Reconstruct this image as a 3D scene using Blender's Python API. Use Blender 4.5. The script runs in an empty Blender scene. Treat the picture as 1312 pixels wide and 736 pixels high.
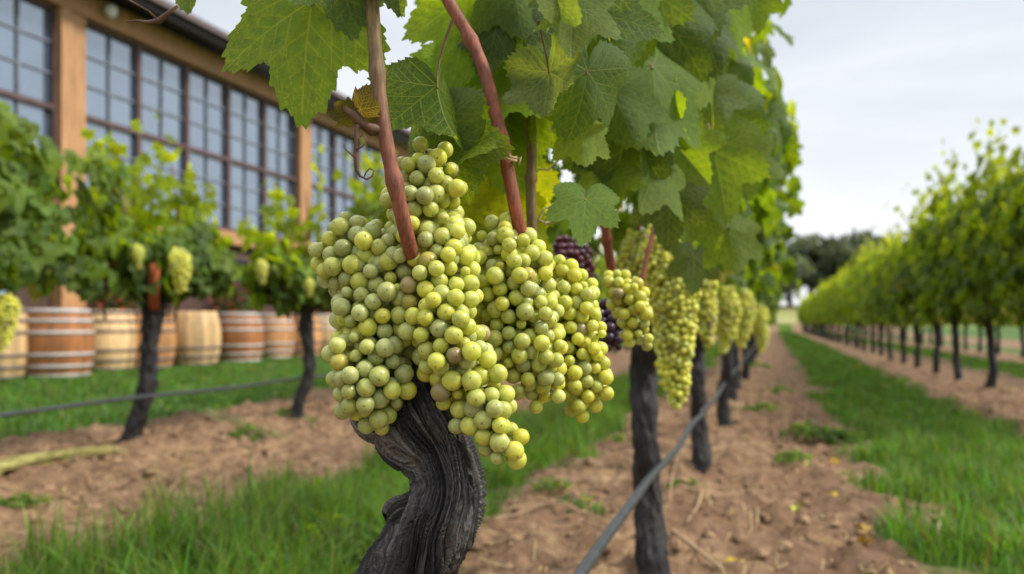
import bpy, math, random
import numpy as np
from mathutils import Vector, Matrix, Euler

random.seed(7)
scene = bpy.context.scene
COL = scene.collection

# ------------------------------------------------------------------ camera, sky, sun, exposure
FPX, CX, HY, CAMH = 1000.0, 656.0, 414.0, 0.75
YAW = math.radians(18.47)
cam_d = bpy.data.cameras.new('camera')
cam = bpy.data.objects.new('camera', cam_d); COL.objects.link(cam)
cam.location = (0, 0, CAMH)
cam.rotation_euler = (math.radians(90), 0, YAW)
cam_d.sensor_width = 36.0
cam_d.lens = 36.0 * FPX / 1312.0
cam_d.shift_y = 46.0 / 1312.0
cam_d.clip_start = 0.02; cam_d.clip_end = 3000
cam_d.dof.use_dof = True
cam_d.dof.focus_distance = 0.665
cam_d.dof.aperture_fstop = 4.7
scene.camera = cam

SUN_EL, SUN_AZ = math.radians(46), math.radians(80)      # azimuth measured clockwise from +Y (the row direction)
world = bpy.data.worlds.new('World'); scene.world = world
world.use_nodes = True
wn, wl = world.node_tree.nodes, world.node_tree.links
wn.clear()
w_out = wn.new('ShaderNodeOutputWorld'); w_bg = wn.new('ShaderNodeBackground')
w_bg.inputs['Strength'].default_value = 0.1
w_sky = wn.new('ShaderNodeTexSky'); w_sky.sky_type = 'NISHITA'; w_sky.sun_disc = False
w_sky.sun_elevation = SUN_EL; w_sky.sun_rotation = SUN_AZ
w_tc = wn.new('ShaderNodeTexCoord')
w_sep = wn.new('ShaderNodeSeparateXYZ'); wl.new(w_tc.outputs['Generated'], w_sep.inputs[0])
w_map = wn.new('ShaderNodeMapping'); w_map.inputs['Scale'].default_value = (1.0, 1.0, 4.0)
wl.new(w_tc.outputs['Generated'], w_map.inputs[0])
w_noise = wn.new('ShaderNodeTexNoise'); w_noise.inputs['Scale'].default_value = 1.7
w_noise.inputs['Detail'].default_value = 5; w_noise.inputs['Distortion'].default_value = 0.4
wl.new(w_map.outputs[0], w_noise.inputs['Vector'])
w_el = wn.new('ShaderNodeValToRGB')                       # overcast: a grey-white layer, brighter overhead
e = w_el.color_ramp.elements
e[0].position = 0.0; e[0].color = (0.47, 0.47, 0.468, 1)
e[1].position = 1.0; e[1].color = (0.92, 0.95, 1.0, 1)
x = e.new(0.13); x.color = (0.445, 0.452, 0.462, 1)
x = e.new(0.36); x.color = (0.405, 0.419, 0.44, 1)
x = e.new(0.62); x.color = (0.66, 0.685, 0.72, 1)
wl.new(w_sep.outputs['Z'], w_el.inputs[0])
w_cr = wn.new('ShaderNodeValToRGB')
e = w_cr.color_ramp.elements
e[0].position = 0.34; e[0].color = (0.80, 0.835, 0.87, 1)
e[1].position = 0.60; e[1].color = (1.06, 1.06, 1.06, 1)
wl.new(w_noise.outputs['Fac'], w_cr.inputs[0])
w_mul = wn.new('ShaderNodeMix'); w_mul.data_type = 'RGBA'; w_mul.blend_type = 'MULTIPLY'; w_mul.inputs[0].default_value = 1
wl.new(w_el.outputs[0], w_mul.inputs[6]); wl.new(w_cr.outputs[0], w_mul.inputs[7])
w_x10 = wn.new('ShaderNodeVectorMath'); w_x10.operation = 'SCALE'; w_x10.inputs['Scale'].default_value = 10.0
wl.new(w_mul.outputs[2], w_x10.inputs[0])
w_mix = wn.new('ShaderNodeMix'); w_mix.data_type = 'RGBA'; w_mix.inputs[0].default_value = 0.94
wl.new(w_sky.outputs[0], w_mix.inputs[6]); wl.new(w_x10.outputs[0], w_mix.inputs[7])
wl.new(w_mix.outputs[2], w_bg.inputs['Color']); wl.new(w_bg.outputs[0], w_out.inputs[0])

sun_d = bpy.data.lights.new('sun', 'SUN'); sun_d.energy = 2.0; sun_d.angle = math.radians(10)
sun_d.color = (1.0, 0.95, 0.86)
sun = bpy.data.objects.new('sun', sun_d); COL.objects.link(sun)
sdir = Vector((math.sin(SUN_AZ) * math.cos(SUN_EL), math.cos(SUN_AZ) * math.cos(SUN_EL), math.sin(SUN_EL)))
sun.rotation_euler = sdir.to_track_quat('Z', 'Y').to_euler()
sun.location = (6, 4, 9)

vs = scene.view_settings
vs.view_transform = 'Standard'; vs.look = 'None'; vs.gamma = 1.0; vs.use_curve_mapping = False
vs.exposure = 1.12
scene.cycles.use_denoising = True
try: scene.cycles.denoiser = 'OPENIMAGEDENOISE'
except Exception: pass
scene.cycles.max_bounces = 12; scene.cycles.diffuse_bounces = 4; scene.cycles.glossy_bounces = 3
scene.cycles.transmission_bounces = 8; scene.cycles.transparent_max_bounces = 4
scene.cycles.caustics_reflective = False; scene.cycles.caustics_refractive = False

# ------------------------------------------------------------------ helpers
FW = Vector((-math.sin(YAW), math.cos(YAW), 0)); RT = Vector((math.cos(YAW), math.sin(YAW), 0)); UP = Vector((0, 0, 1))
CAM = Vector((0, 0, CAMH))
def at(px, py, z):
    """a point at depth z (metres along the lens axis) on the line of sight through a photo pixel"""
    return CAM + FW * z + RT * ((px - CX) / FPX * z) + UP * ((HY - py) / FPX * z)
def z_on(px, X):
    return X / (-math.sin(YAW) + (px - CX) / FPX * math.cos(YAW))
def on_x(px, X, h=0.0):
    z = z_on(px, X); p = at(px, HY, z); return Vector((p.x, p.y, h))

def _hash(ix, iy, iz, seed):
    h = (ix * 374761393 + iy * 668265263 + iz * 1274126177 + seed * 974634767) & 0xffffffff
    h = ((h ^ (h >> 13)) * 1274126177) & 0xffffffff
    h = ((h ^ (h >> 16)) * 2246822519) & 0xffffffff
    return h ^ (h >> 15)
_G = np.array([(1,1,0),(-1,1,0),(1,-1,0),(-1,-1,0),(1,0,1),(-1,0,1),(1,0,-1),(-1,0,-1),(0,1,1),(0,-1,1),(0,1,-1),(0,-1,-1)], float)
def perlin(P, seed=0):
    P = np.asarray(P, float); i = np.floor(P).astype(np.int64); f = P - i
    u = f * f * f * (f * (f * 6 - 15) + 10)
    out = np.zeros(len(P))
    for dx in (0, 1):
        for dy in (0, 1):
            for dz in (0, 1):
                g = _G[_hash(i[:,0]+dx, i[:,1]+dy, i[:,2]+dz, seed) % 12]
                d = g[:,0]*(f[:,0]-dx) + g[:,1]*(f[:,1]-dy) + g[:,2]*(f[:,2]-dz)
                w = (u[:,0] if dx else 1-u[:,0]) * (u[:,1] if dy else 1-u[:,1]) * (u[:,2] if dz else 1-u[:,2])
                out += d * w
    return out
def fbm(P, octs=4, seed=0, gain=0.5):
    o = 0; a = 1.0; P = np.asarray(P, float)
    for k in range(octs):
        o = o + a * perlin(P, seed + k); P = P * 2.03 + 3.1; a *= gain
    return o

def mesh_np(name, V, tris=None, quads=None, mats=(), smooth=True, fattr=None, cattr=None, uv=None, midx=None):
    me = bpy.data.meshes.new(name)
    V = np.asarray(V, np.float32); nt = 0 if tris is None else len(tris); nq = 0 if quads is None else len(quads)
    me.vertices.add(len(V)); me.vertices.foreach_set('co', V.ravel())
    idx = []
    if nt: idx.append(np.asarray(tris, np.int32).ravel())
    if nq: idx.append(np.asarray(quads, np.int32).ravel())
    idx = np.concatenate(idx)
    me.loops.add(len(idx)); me.loops.foreach_set('vertex_index', idx)
    starts = np.concatenate([np.arange(nt) * 3, nt * 3 + np.arange(nq) * 4]).astype(np.int32)
    me.polygons.add(nt + nq); me.polygons.foreach_set('loop_start', starts)
    me.polygons.foreach_set('use_smooth', np.full(nt + nq, smooth))
    if midx is not None: me.polygons.foreach_set('material_index', np.asarray(midx, np.int32))
    for m in mats: me.materials.append(m)
    for k, a in (fattr or {}).items():
        at_ = me.attributes.new(k, 'FLOAT', 'POINT'); at_.data.foreach_set('value', np.asarray(a, np.float32))
    for k, a in (cattr or {}).items():
        a = np.asarray(a, np.float32); a = np.concatenate([a, np.ones((len(a), 1), np.float32)], 1)
        at_ = me.attributes.new(k, 'FLOAT_COLOR', 'POINT'); at_.data.foreach_set('color', a.ravel())
    if uv is not None:
        l = me.uv_layers.new(name='UVMap'); l.data.foreach_set('uv', np.asarray(uv, np.float32)[idx].ravel())
    me.update(calc_edges=True); me.validate()
    return me

def link(name, me, parent=None, loc=None, color=None, label=None):
    o = bpy.data.objects.new(name, me); COL.objects.link(o)
    if parent is not None: o.parent = parent
    if loc is not None: o.location = loc
    if color is not None: o.color = (color[0], color[1], color[2], 1)
    if label: o['label'] = label
    return o
def tag(o, label=None, cat=None, group=None, kind=None):
    if label: o['label'] = label
    if cat: o['category'] = cat
    if group: o['group'] = group
    if kind: o['kind'] = kind
    return o
def thing(name, label, cat, loc=(0,0,0), rz=0.0, group=None):
    o = bpy.data.objects.new(name, None); COL.objects.link(o)
    o.location = loc; o.rotation_euler = (0, 0, rz); o.empty_display_size = 0.05
    return tag(o, label, cat, group)
KIDS = {}
def copy_tree(o, parent=None, loc=None, rz=None, label=None, group=None, cat=None, skip=()):
    c = o.copy(); COL.objects.link(c); c.parent = parent
    if loc is not None: c.location = loc
    if rz is not None: c.rotation_euler = (0, 0, rz)
    if label: c['label'] = label
    if group: c['group'] = group
    for ch in list(o.children):
        if ch.name.split('.')[0] in skip: continue
        copy_tree(ch, c)
    return c

class MB:
    """collects boxes, tubes and lathes into one mesh"""
    def __init__(s): s.v = []; s.f = []; s.a = []; s.n = 0
    def _add(s, v, f, a=0.0):
        s.v += [tuple(p) for p in v]; s.f += [tuple(i + s.n for i in q) for q in f]; s.a += [a] * len(v) if np.isscalar(a) else list(a); s.n += len(v)
    def box(s, x0, x1, y0, y1, z0, z1, a=0.0):
        v = [(x0,y0,z0),(x1,y0,z0),(x1,y1,z0),(x0,y1,z0),(x0,y0,z1),(x1,y0,z1),(x1,y1,z1),(x0,y1,z1)]
        s._add(v, [(0,3,2,1),(4,5,6,7),(0,1,5,4),(1,2,6,5),(2,3,7,6),(3,0,4,7)], a)
    def tube(s, pts, rad, n=8, a=0.0, cap=True):
        pts = [Vector(p) for p in pts]; m = len(pts)
        if np.isscalar(rad): rad = [rad] * m
        t = (pts[1] - pts[0]).normalized(); up = Vector((0,0,1)) if abs(t.z) < .9 else Vector((1,0,0))
        x = t.cross(up).normalized(); v = []
        for i, p in enumerate(pts):
            t2 = (pts[min(i+1, m-1)] - pts[max(i-1, 0)]).normalized()
            x = (x - t2 * x.dot(t2)).normalized(); y = t2.cross(x)
            for k in range(n):
                an = 2*math.pi*k/n; v.append(p + (x*math.cos(an) + y*math.sin(an)) * rad[i])
        f = [(i*n+k, i*n+(k+1)%n, (i+1)*n+(k+1)%n, (i+1)*n+k) for i in range(m-1) for k in range(n)]
        if cap: f += [tuple(range(n-1, -1, -1)), tuple((m-1)*n+k for k in range(n))]
        s._add(v, f, a)
    def lathe(s, prof, n=32, a=None, c=(0,0,0)):
        v = []; aa = []
        for r, z in prof:
            for k in range(n):
                an = 2*math.pi*k/n; v.append((c[0]+r*math.cos(an), c[1]+r*math.sin(an), c[2]+z)); aa.append(a(k) if a else 0.0)
        m = len(prof)
        f = [(i*n+k, i*n+(k+1)%n, (i+1)*n+(k+1)%n, (i+1)*n+k) for i in range(m-1) for k in range(n)]
        s._add(v, f, aa)
    def build(s, name, mat, parent=None, loc=None, smooth=False, **kw):
        me = bpy.data.meshes.new(name); me.from_pydata(s.v, [], s.f); me.materials.append(mat)
        at_ = me.attributes.new('va', 'FLOAT', 'POINT'); at_.data.foreach_set('value', np.array(s.a, np.float32))
        me.polygons.foreach_set('use_smooth', [smooth] * len(me.polygons)); me.update()
        return link(name, me, parent, loc, **kw)

def catmull(P, n):
    P = np.asarray(P, float); P = np.vstack([2*P[0]-P[1], P, 2*P[-1]-P[-2]])
    m = len(P) - 3; t = np.linspace(0, m - 1e-6, n); i = t.astype(int); f = (t - i)[:, None]
    a, b, c, d = P[i], P[i+1], P[i+2], P[i+3]
    return .5 * (2*b + (c-a)*f + (2*a-5*b+4*c-d)*f*f + (3*b-a-3*c+d)*f**3)

# ------------------------------------------------------------------ materials
def new_mat(name):
    m = bpy.data.materials.new(name); m.use_nodes = True; nt = m.node_tree; nt.nodes.clear()
    return m, nt.nodes, nt.links
def N(nodes, t, **kw):
    n = nodes.new(t)
    for k, v in kw.items(): setattr(n, k, v)
    return n
def mixc(nodes, links, f, a, b, mode='MIX'):
    m = nodes.new('ShaderNodeMix'); m.data_type = 'RGBA'; m.blend_type = mode
    for sock, v in ((0, f), (6, a), (7, b)):
        if isinstance(v, bpy.types.NodeSocket): links.new(v, m.inputs[sock])
        elif sock == 0: m.inputs[0].default_value = v
        else: m.inputs[sock].default_value = (v[0], v[1], v[2], 1)
    return m.outputs[2]
def math_n(nodes, links, op, a, b=None, clamp=False):
    m = nodes.new('ShaderNodeMath'); m.operation = op; m.use_clamp = clamp
    for i, v in enumerate((a, b)):
        if v is None: continue
        if isinstance(v, bpy.types.NodeSocket): links.new(v, m.inputs[i])
        else: m.inputs[i].default_value = v
    return m.outputs[0]
def ramp(nodes, links, f, stops):
    r = nodes.new('ShaderNodeValToRGB'); els = r.color_ramp.elements
    for i, (p, c) in enumerate(stops):
        e_ = els[i] if i < 2 else els.new(p)
        e_.position = p; e_.color = (c[0], c[1], c[2], 1) if not np.isscalar(c) else (c, c, c, 1)
    links.new(f, r.inputs[0]); return r.outputs[0]
def noise(nodes, links, vec, scale, detail=3, rough=.55, dist=0.0):
    n = nodes.new('ShaderNodeTexNoise'); n.inputs['Scale'].default_value = scale; n.inputs['Detail'].default_value = detail
    n.inputs['Roughness'].default_value = rough; n.inputs['Distortion'].default_value = dist
    if vec is not None: links.new(vec, n.inputs['Vector'])
    return n.outputs['Fac']
def principled(nodes, links, col, rough=.6, spec=.4, bump=None, bstr=.3, bdist=.002, metal=0.0):
    b = nodes.new('ShaderNodeBsdfPrincipled'); o = nodes.new('ShaderNodeOutputMaterial')
    if isinstance(col, bpy.types.NodeSocket): links.new(col, b.inputs['Base Color'])
    else: b.inputs['Base Color'].default_value = (col[0], col[1], col[2], 1)
    if isinstance(rough, bpy.types.NodeSocket): links.new(rough, b.inputs['Roughness'])
    else: b.inputs['Roughness'].default_value = rough
    b.inputs['Specular IOR Level'].default_value = spec; b.inputs['Metallic'].default_value = metal
    if bump is not None:
        bp = nodes.new('ShaderNodeBump'); bp.inputs['Strength'].default_value = bstr; bp.inputs['Distance'].default_value = bdist
        links.new(bump, bp.inputs['Height']); links.new(bp.outputs[0], b.inputs['Normal'])
    links.new(b.outputs[0], o.inputs[0])
    return b, o
def attr(nodes, name, out='Fac'):
    a = nodes.new('ShaderNodeAttribute'); a.attribute_name = name; return a.outputs[out]
def objcolor(nodes):
    return nodes.new('ShaderNodeObjectInfo').outputs['Color']
def objcoord(nodes): return nodes.new('ShaderNodeTexCoord').outputs['Object']
def simple(name, col, rough=.6, nscale=20, var=.35, spec=.4, metal=0.0, use_obj=False, stretch=None, bstr=.2, bdist=.004):
    m, n, l = new_mat(name); vec = objcoord(n)
    if stretch:
        mp = N(n, 'ShaderNodeMapping'); mp.inputs['Scale'].default_value = stretch; l.new(vec, mp.inputs[0]); vec = mp.outputs[0]
    f = noise(n, l, vec, nscale, 4)
    base = objcolor(n) if use_obj else col
    sh = ramp(n, l, f, [(.3, 1-var), (.7, 1+var*.6)])
    c = mixc(n, l, 1.0, base, sh, 'MULTIPLY')
    principled(n, l, c, rough, spec, f, bstr, bdist, metal); return m

def leaf_material(name, hero):
    m, n, l = new_mat(name)
    col = objcolor(n) if hero else attr(n, 'leafcol', 'Color')
    uvn = n.new('ShaderNodeUVMap').outputs[0] if hero else None
    vein = attr(n, 'vein')
    vec = objcoord(n)
    blot = noise(n, l, vec, 9 if hero else 14, 4)
    c = mixc(n, l, 1.0, col, ramp(n, l, blot, [(.3, (.72,.76,.74)), (.7, (1.28,1.2,1.0))]), 'MULTIPLY')
    vcol = mixc(n, l, .34 if hero else .3, c, (.34,.38,.08))
    h = vein
    if hero:
        v1 = n.new('ShaderNodeTexVoronoi'); v1.feature = 'DISTANCE_TO_EDGE'; v1.inputs['Scale'].default_value = 30
        l.new(uvn, v1.inputs['Vector'])
        net = ramp(n, l, v1.outputs['Distance'], [(0.0, 1.0), (.07, 0.0)])
        v2 = n.new('ShaderNodeTexVoronoi'); v2.feature = 'DISTANCE_TO_EDGE'; v2.inputs['Scale'].default_value = 75
        l.new(uvn, v2.inputs['Vector'])
        net2 = ramp(n, l, v2.outputs['Distance'], [(0.0, 1.0), (.1, 0.0)])
        nets = math_n(n, l, 'MAXIMUM', math_n(n, l, 'MULTIPLY', net, .34), math_n(n, l, 'MULTIPLY', net2, .2))
        h = math_n(n, l, 'MAXIMUM', vein, nets)
    cv = mixc(n, l, h, c, vcol)
    geo = n.new('ShaderNodeNewGeometry').outputs['Backfacing']
    under = mixc(n, l, .28, cv, (.13,.17,.10))
    cs = mixc(n, l, geo, cv, under)
    b = n.new('ShaderNodeBsdfPrincipled'); l.new(cs, b.inputs['Base Color'])
    b.inputs['Roughness'].default_value = .5; b.inputs['Specular IOR Level'].default_value = .13 if hero else .12
    bp = n.new('ShaderNodeBump'); bp.inputs['Strength'].default_value = .55 if hero else .3; bp.inputs['Distance'].default_value = .0018
    bp.invert = True
    hh = math_n(n, l, 'ADD', h, math_n(n, l, 'MULTIPLY', noise(n, l, vec, 60 if hero else 40, 2), .6))
    l.new(hh, bp.inputs['Height']); l.new(bp.outputs[0], b.inputs['Normal'])
    tr = n.new('ShaderNodeBsdfTranslucent')
    tcol = mixc(n, l, 1.0, cv, (4.0, 3.2, .7), 'MULTIPLY'); l.new(tcol, tr.inputs['Color'])
    mx = n.new('ShaderNodeMixShader'); mx.inputs[0].default_value = .45
    l.new(b.outputs[0], mx.inputs[1]); l.new(tr.outputs[0], mx.inputs[2])
    o = n.new('ShaderNodeOutputMaterial'); l.new(mx.outputs[0], o.inputs[0])
    return m
M_LEAF = leaf_material('vine_leaf_large', True)
M_FOL = leaf_material('vine_foliage', False)

def bark_material(name, dark, light, fine=60):
    m, n, l = new_mat(name)
    fib = attr(n, 'fib'); vec = objcoord(n)
    big = noise(n, l, vec, 14, 4); fn = noise(n, l, vec, fine * 4, 4, .7)
    f2 = math_n(n, l, 'ADD', fib, math_n(n, l, 'MULTIPLY', math_n(n, l, 'SUBTRACT', fn, .5), .55))
    c = ramp(n, l, f2, [(.42, dark), (.98, light), (.70, tuple(.82*a+.18*b for a, b in zip(dark, light)))])
    warm = ramp(n, l, big, [(.52, (1, 1, 1)), (.72, (1.35, 1.1, .86))])
    c = mixc(n, l, 1.0, c, warm, 'MULTIPLY')
    principled(n, l, c, .68, .35, f2, .8, .0022)
    return m
M_BARK = bark_material('old_vine_bark', (.006,.0056,.006), (.17,.158,.147))
M_BARK2 = bark_material('vine_bark', (.010,.0095,.011), (.085,.08,.078), 30)

def cane_material():
    m, n, l = new_mat('vine_cane')
    vec = objcoord(n)
    mp = N(n, 'ShaderNodeMapping'); mp.inputs['Scale'].default_value = (1, 1, .12); l.new(vec, mp.inputs[0])
    st = noise(n, l, mp.outputs[0], 420, 3); bl = noise(n, l, vec, 55, 3)
    t = attr(n, 'va')
    c = ramp(n, l, t, [(0.0, (.26,.075,.045)), (1.0, (.20,.15,.055)), (.5, (.23,.085,.05)), (.74, (.17,.11,.05))])
    c = mixc(n, l, 1.0, c, ramp(n, l, st, [(.3, .6), (.7, 1.3)]), 'MULTIPLY')
    c = mixc(n, l, 1.0, c, ramp(n, l, bl, [(.35, (.78,.8,.8)), (.65, (1.15,1.08,1.0))]), 'MULTIPLY')
    principled(n, l, c, .62, .3, st, .6, .0008); return m
M_CANE = cane_material()
M_PET = simple('petiole', (.17,.10,.04), .5, 60)
M_TEND = simple('tendril', (.12,.06,.03), .6, 80)
M_STEM = simple('grape_stem', (.16,.15,.05), .6, 60)

def grape_material(name='grape_skin', single=False, dark=False):
    m, n, l = new_mat(name)
    info = n.new('ShaderNodeObjectInfo'); tc = n.new('ShaderNodeTexCoord')
    col = attr(n, 'gcol', 'Color') if single else info.outputs['Color']
    off = n.new('ShaderNodeVectorMath'); off.operation = 'MULTIPLY_ADD'
    cmb = n.new('ShaderNodeCombineXYZ')
    for i in range(3): l.new(info.outputs['Random'], cmb.inputs[i])
    l.new(cmb.outputs[0], off.inputs[0]); off.inputs[1].default_value = (37, 91, 53); l.new(tc.outputs['Object'], off.inputs[2])
    sc = 1.0
    n1 = noise(n, l, off.outputs[0], (90 if single else 1.6), 3); n2 = noise(n, l, off.outputs[0], (300 if single else 9.0), 4, .65)
    n3 = noise(n, l, off.outputs[0], (700 if single else 26.0), 2)
    c = mixc(n, l, 1.0, col, ramp(n, l, n1, [(.32, (.80,.85,.82)), (.68, (1.15,1.1,1.0))]), 'MULTIPLY')
    bloom = ramp(n, l, n2, [(.42, 0.0), (.75, .34)])
    c = mixc(n, l, bloom, c, (.44,.47,.36) if not dark else (.2,.16,.24))
    speck = ramp(n, l, n3, [(.71, 0.0), (.76, .55)])
    c = mixc(n, l, speck, c, (.16,.10,.03))
    rough = ramp(n, l, n2, [(.3, .24), (.75, .48)])
    if not single:
        sp = n.new('ShaderNodeSeparateXYZ'); l.new(tc.outputs['Object'], sp.inputs[0])
        mr = n.new('ShaderNodeMapRange'); mr.inputs[1].default_value = .988; mr.inputs[2].default_value = .996
        l.new(sp.outputs['Z'], mr.inputs[0])
        c = mixc(n, l, math_n(n, l, 'MULTIPLY', mr.outputs[0], .7), c, (.08,.05,.02))
    b, o = principled(n, l, c, rough, .45, n3, .06, .02 if not single else .0004)
    b.inputs['Transmission Weight'].default_value = (.0 if dark else (.2 if single else .36)); b.inputs['IOR'].default_value = 1.38
    b.inputs['Coat Weight'].default_value = .25; b.inputs['Coat Roughness'].default_value = .16
    b.inputs['Subsurface Weight'].default_value = 1.0 if not dark else .2
    b.inputs['Subsurface Radius'].default_value = (1.0, .85, .28)
    b.inputs['Subsurface Scale'].default_value = .009
    return m
M_GRAPE = grape_material()
M_GRAPES = grape_material('grape_bunch', True)
M_GRAPED = grape_material('dark_grape_skin', False, True)

# ------------------------------------------------------------------ ground, grass
STRIPS = [(-2.05, -1.08), (.51, 1.56), (3.20, 4.15), (5.7, 6.8), (-400, -4.62)]
def grass_mask(x, y):
    P = np.stack([x*1.3, y*1.3, np.zeros_like(x)], 1); e_ = fbm(P, 3, 11) * .28
    e_ = e_ + .05 * np.sin(y * 1.1 + x); P2 = np.stack([x*5, y*5, np.zeros_like(x)+4], 1); e_ = e_ + fbm(P2, 2, 17) * .12
    m = np.zeros_like(x)
    for a, b in STRIPS:
        d = np.minimum(x - a, b - x) + e_
        m = np.maximum(m, np.clip(d / .10 + .5, 0, 1))
    far = np.clip((y - 74) / 4, 0, 1)
    m = np.maximum(m, far)
    far_x = np.clip((np.abs(x) - 9) / 2, 0, 1)
    return np.maximum(m, far_x)
def ground_base(x, y):
    rise = np.clip((y - 62) / 45, 0, 1); rise = rise * rise * (3 - 2*rise) * 3.0
    z = rise
    for r in (-.34, -3.5, 2.25, 4.8):
        z = z + .035 * np.exp(-((x - r) / .35) ** 2)
    return z
def ground_h(x, y):
    near = np.clip(1.2 - np.hypot(x, y) / 40, 0, 1)
    g = grass_mask(x, y)
    P = np.stack([x, y, np.zeros_like(x)], 1)
    soil = fbm(P * 2.1, 3, 21) * .045 + np.abs(fbm(P * 6, 3, 31)) * .075 - np.abs(fbm(P * 15 + 5, 2, 41)) * .035
    return ground_base(x, y) + near * (soil * (1 - .75 * g)) - .01
def axis(fine0, fine1, d, grow, lo, hi):
    a = list(np.arange(fine0, fine1 + 1e-6, d)); s = d; v = a[-1]
    while v < hi: s *= grow; v += s; a.append(v)
    s = d; v = a[0]; b = []
    while v > lo: s *= grow; v -= s; b.append(v)
    return np.array(b[::-1] + a)
gx = axis(-4.8, 2.6, .028, 1.06, -500, 500); gy = axis(1.2, 6.0, .03, 1.035, -60, 900)
GX, GY = np.meshgrid(gx, gy); fx, fy = GX.ravel(), GY.ravel()
gh = ground_h(fx, fy); gm = grass_mask(fx, fy)
nx, ny = len(gx), len(gy)
ii = (np.arange(ny-1)[:, None] * nx + np.arange(nx-1)[None, :]).ravel()
quads = np.stack([ii, ii+1, ii+nx+1, ii+nx], 1)
m, n, l = new_mat('earth')
vec = objcoord(n); ga = attr(n, 'grass')
n1 = noise(n, l, vec, 1.2, 5, .6); n2 = noise(n, l, vec, 16, 6, .65); n3 = noise(n, l, vec, 90, 4, .65)
soil = ramp(n, l, n2, [(.32, (.072,.040,.022)), (.66, (.385,.252,.146)), (.5, (.225,.138,.076))])
soil = mixc(n, l, ramp(n, l, n1, [(.42, 0.0), (.62, .75)]), soil, mixc(n, l, n2, (.075,.040,.025), (.21,.115,.068)))
n4 = noise(n, l, vec, 4.5, 4, .6)
soil = mixc(n, l, ramp(n, l, n4, [(.45, 0.0), (.66, .6)]), soil, mixc(n, l, n2, (.085,.045,.026), (.22,.125,.072)))
soil = mixc(n, l, attr(n, 'row_shade'), soil, mixc(n, l, n2, (.060,.032,.020), (.20,.115,.068)))  # shade under the vine row, painted into the aisle soil as a darker patch
soil = mixc(n, l, ramp(n, l, n3, [(.60, 0.0), (.72, .6)]), soil, (.46,.33,.20))
turf = mixc(n, l, n2, (.035,.075,.014), (.085,.15,.03))
far_t = mixc(n, l, ramp(n, l, noise(n, l, vec, .05, 3), [(.3, 0.0), (.6, 1.0)]), (.22,.24,.075), (.30,.28,.11))
sep = n.new('ShaderNodeSeparateXYZ'); l.new(vec, sep.inputs[0])
mr = n.new('ShaderNodeMapRange'); mr.inputs[1].default_value = 70; mr.inputs[2].default_value = 78; l.new(sep.outputs['Y'], mr.inputs[0])
turf = mixc(n, l, mr.outputs[0], turf, far_t)
c = mixc(n, l, ga, soil, turf)
principled(n, l, c, .92, .2, math_n(n, l, 'ADD', n2, math_n(n, l, 'MULTIPLY', n3, .4)), .6, .02)
g = link('ground', mesh_np('ground', np.stack([fx, fy, gh], 1), quads=quads, mats=[m], fattr={'grass': gm, 'row_shade': np.clip(1.05 - np.hypot((fx - .40) / .55, (fy - 2.7) / 1.9) + fbm(np.stack([fx*3, fy*3, 0*fx], 1), 3, 61) * .8, 0, .95)})); tag(g, kind='structure')

# clods of earth
rng = np.random.default_rng(3)
ico = []; t = (1+5**.5)/2
IV = np.array([(-1,t,0),(1,t,0),(-1,-t,0),(1,-t,0),(0,-1,t),(0,1,t),(0,-1,-t),(0,1,-t),(t,0,-1),(t,0,1),(-t,0,-1),(-t,0,1)], float); IV /= np.linalg.norm(IV[0])
IF = [(0,11,5),(0,5,1),(0,1,7),(0,7,10),(0,10,11),(1,5,9),(5,11,4),(11,10,2),(10,7,6),(7,1,8),(3,9,4),(3,4,2),(3,2,6),(3,6,8),(3,8,9),(4,9,5),(2,4,11),(6,2,10),(8,6,7),(9,8,1)]
def subdiv(V, Fc):
    V = [tuple(v) for v in V]; c = {}; out = []
    def mid(a, b):
        k = (min(a,b), max(a,b))
        if k not in c:
            p = np.array(V[a]) + np.array(V[b]); p /= np.linalg.norm(p); V.append(tuple(p)); c[k] = len(V)-1
        return c[k]
    for a, b, d in Fc:
        x_, y_, z_ = mid(a,b), mid(b,d), mid(d,a); out += [(a,x_,z_),(b,y_,x_),(d,z_,y_),(x_,y_,z_)]
    return np.array(V), out
IV1, IF1 = subdiv(IV, IF); IV2, IF2 = subdiv(IV1, IF1); IV3, IF3 = subdiv(IV2, IF2)
nc = 9000
cy = 1.3 + (rng.random(nc) ** 1.7) * 9; cx = rng.uniform(-4.6, 3.0, nc)
keep = grass_mask(cx, cy) < .35; cx, cy = cx[keep], cy[keep]; nc = len(cx)
cs = .005 + .022 * rng.random(nc) ** 3
R = rng.normal(size=(nc, 3, 3)); Q = np.linalg.qr(R)[0]
V = (IV1[None] * rng.uniform(.5, 1.2, (nc, 1, 3))) * (1 + .34 * rng.normal(size=(nc, len(IV1), 1))) @ Q * cs[:, None, None]
V[:, :, 2] *= .7
V += np.stack([cx, cy, ground_h(cx, cy) + cs*.05], 1)[:, None]
fc = (np.array(IF1)[None] + (np.arange(nc) * len(IV1))[:, None, None]).reshape(-1, 3)
m, n, l = new_mat('clods'); vec = objcoord(n)
c = ramp(n, l, noise(n, l, vec, 22, 4), [(.3, (.11,.062,.036)), (.7, (.42,.275,.16))]); principled(n, l, c, .95, .2, noise(n, l, vec, 120, 3), .5, .006)
o = link('soil_clods', mesh_np('clods', V.reshape(-1, 3), tris=fc, mats=[m])); tag(o, 'crumbly brown clods strewn over the tilled earth', 'soil', kind='stuff')

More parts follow.
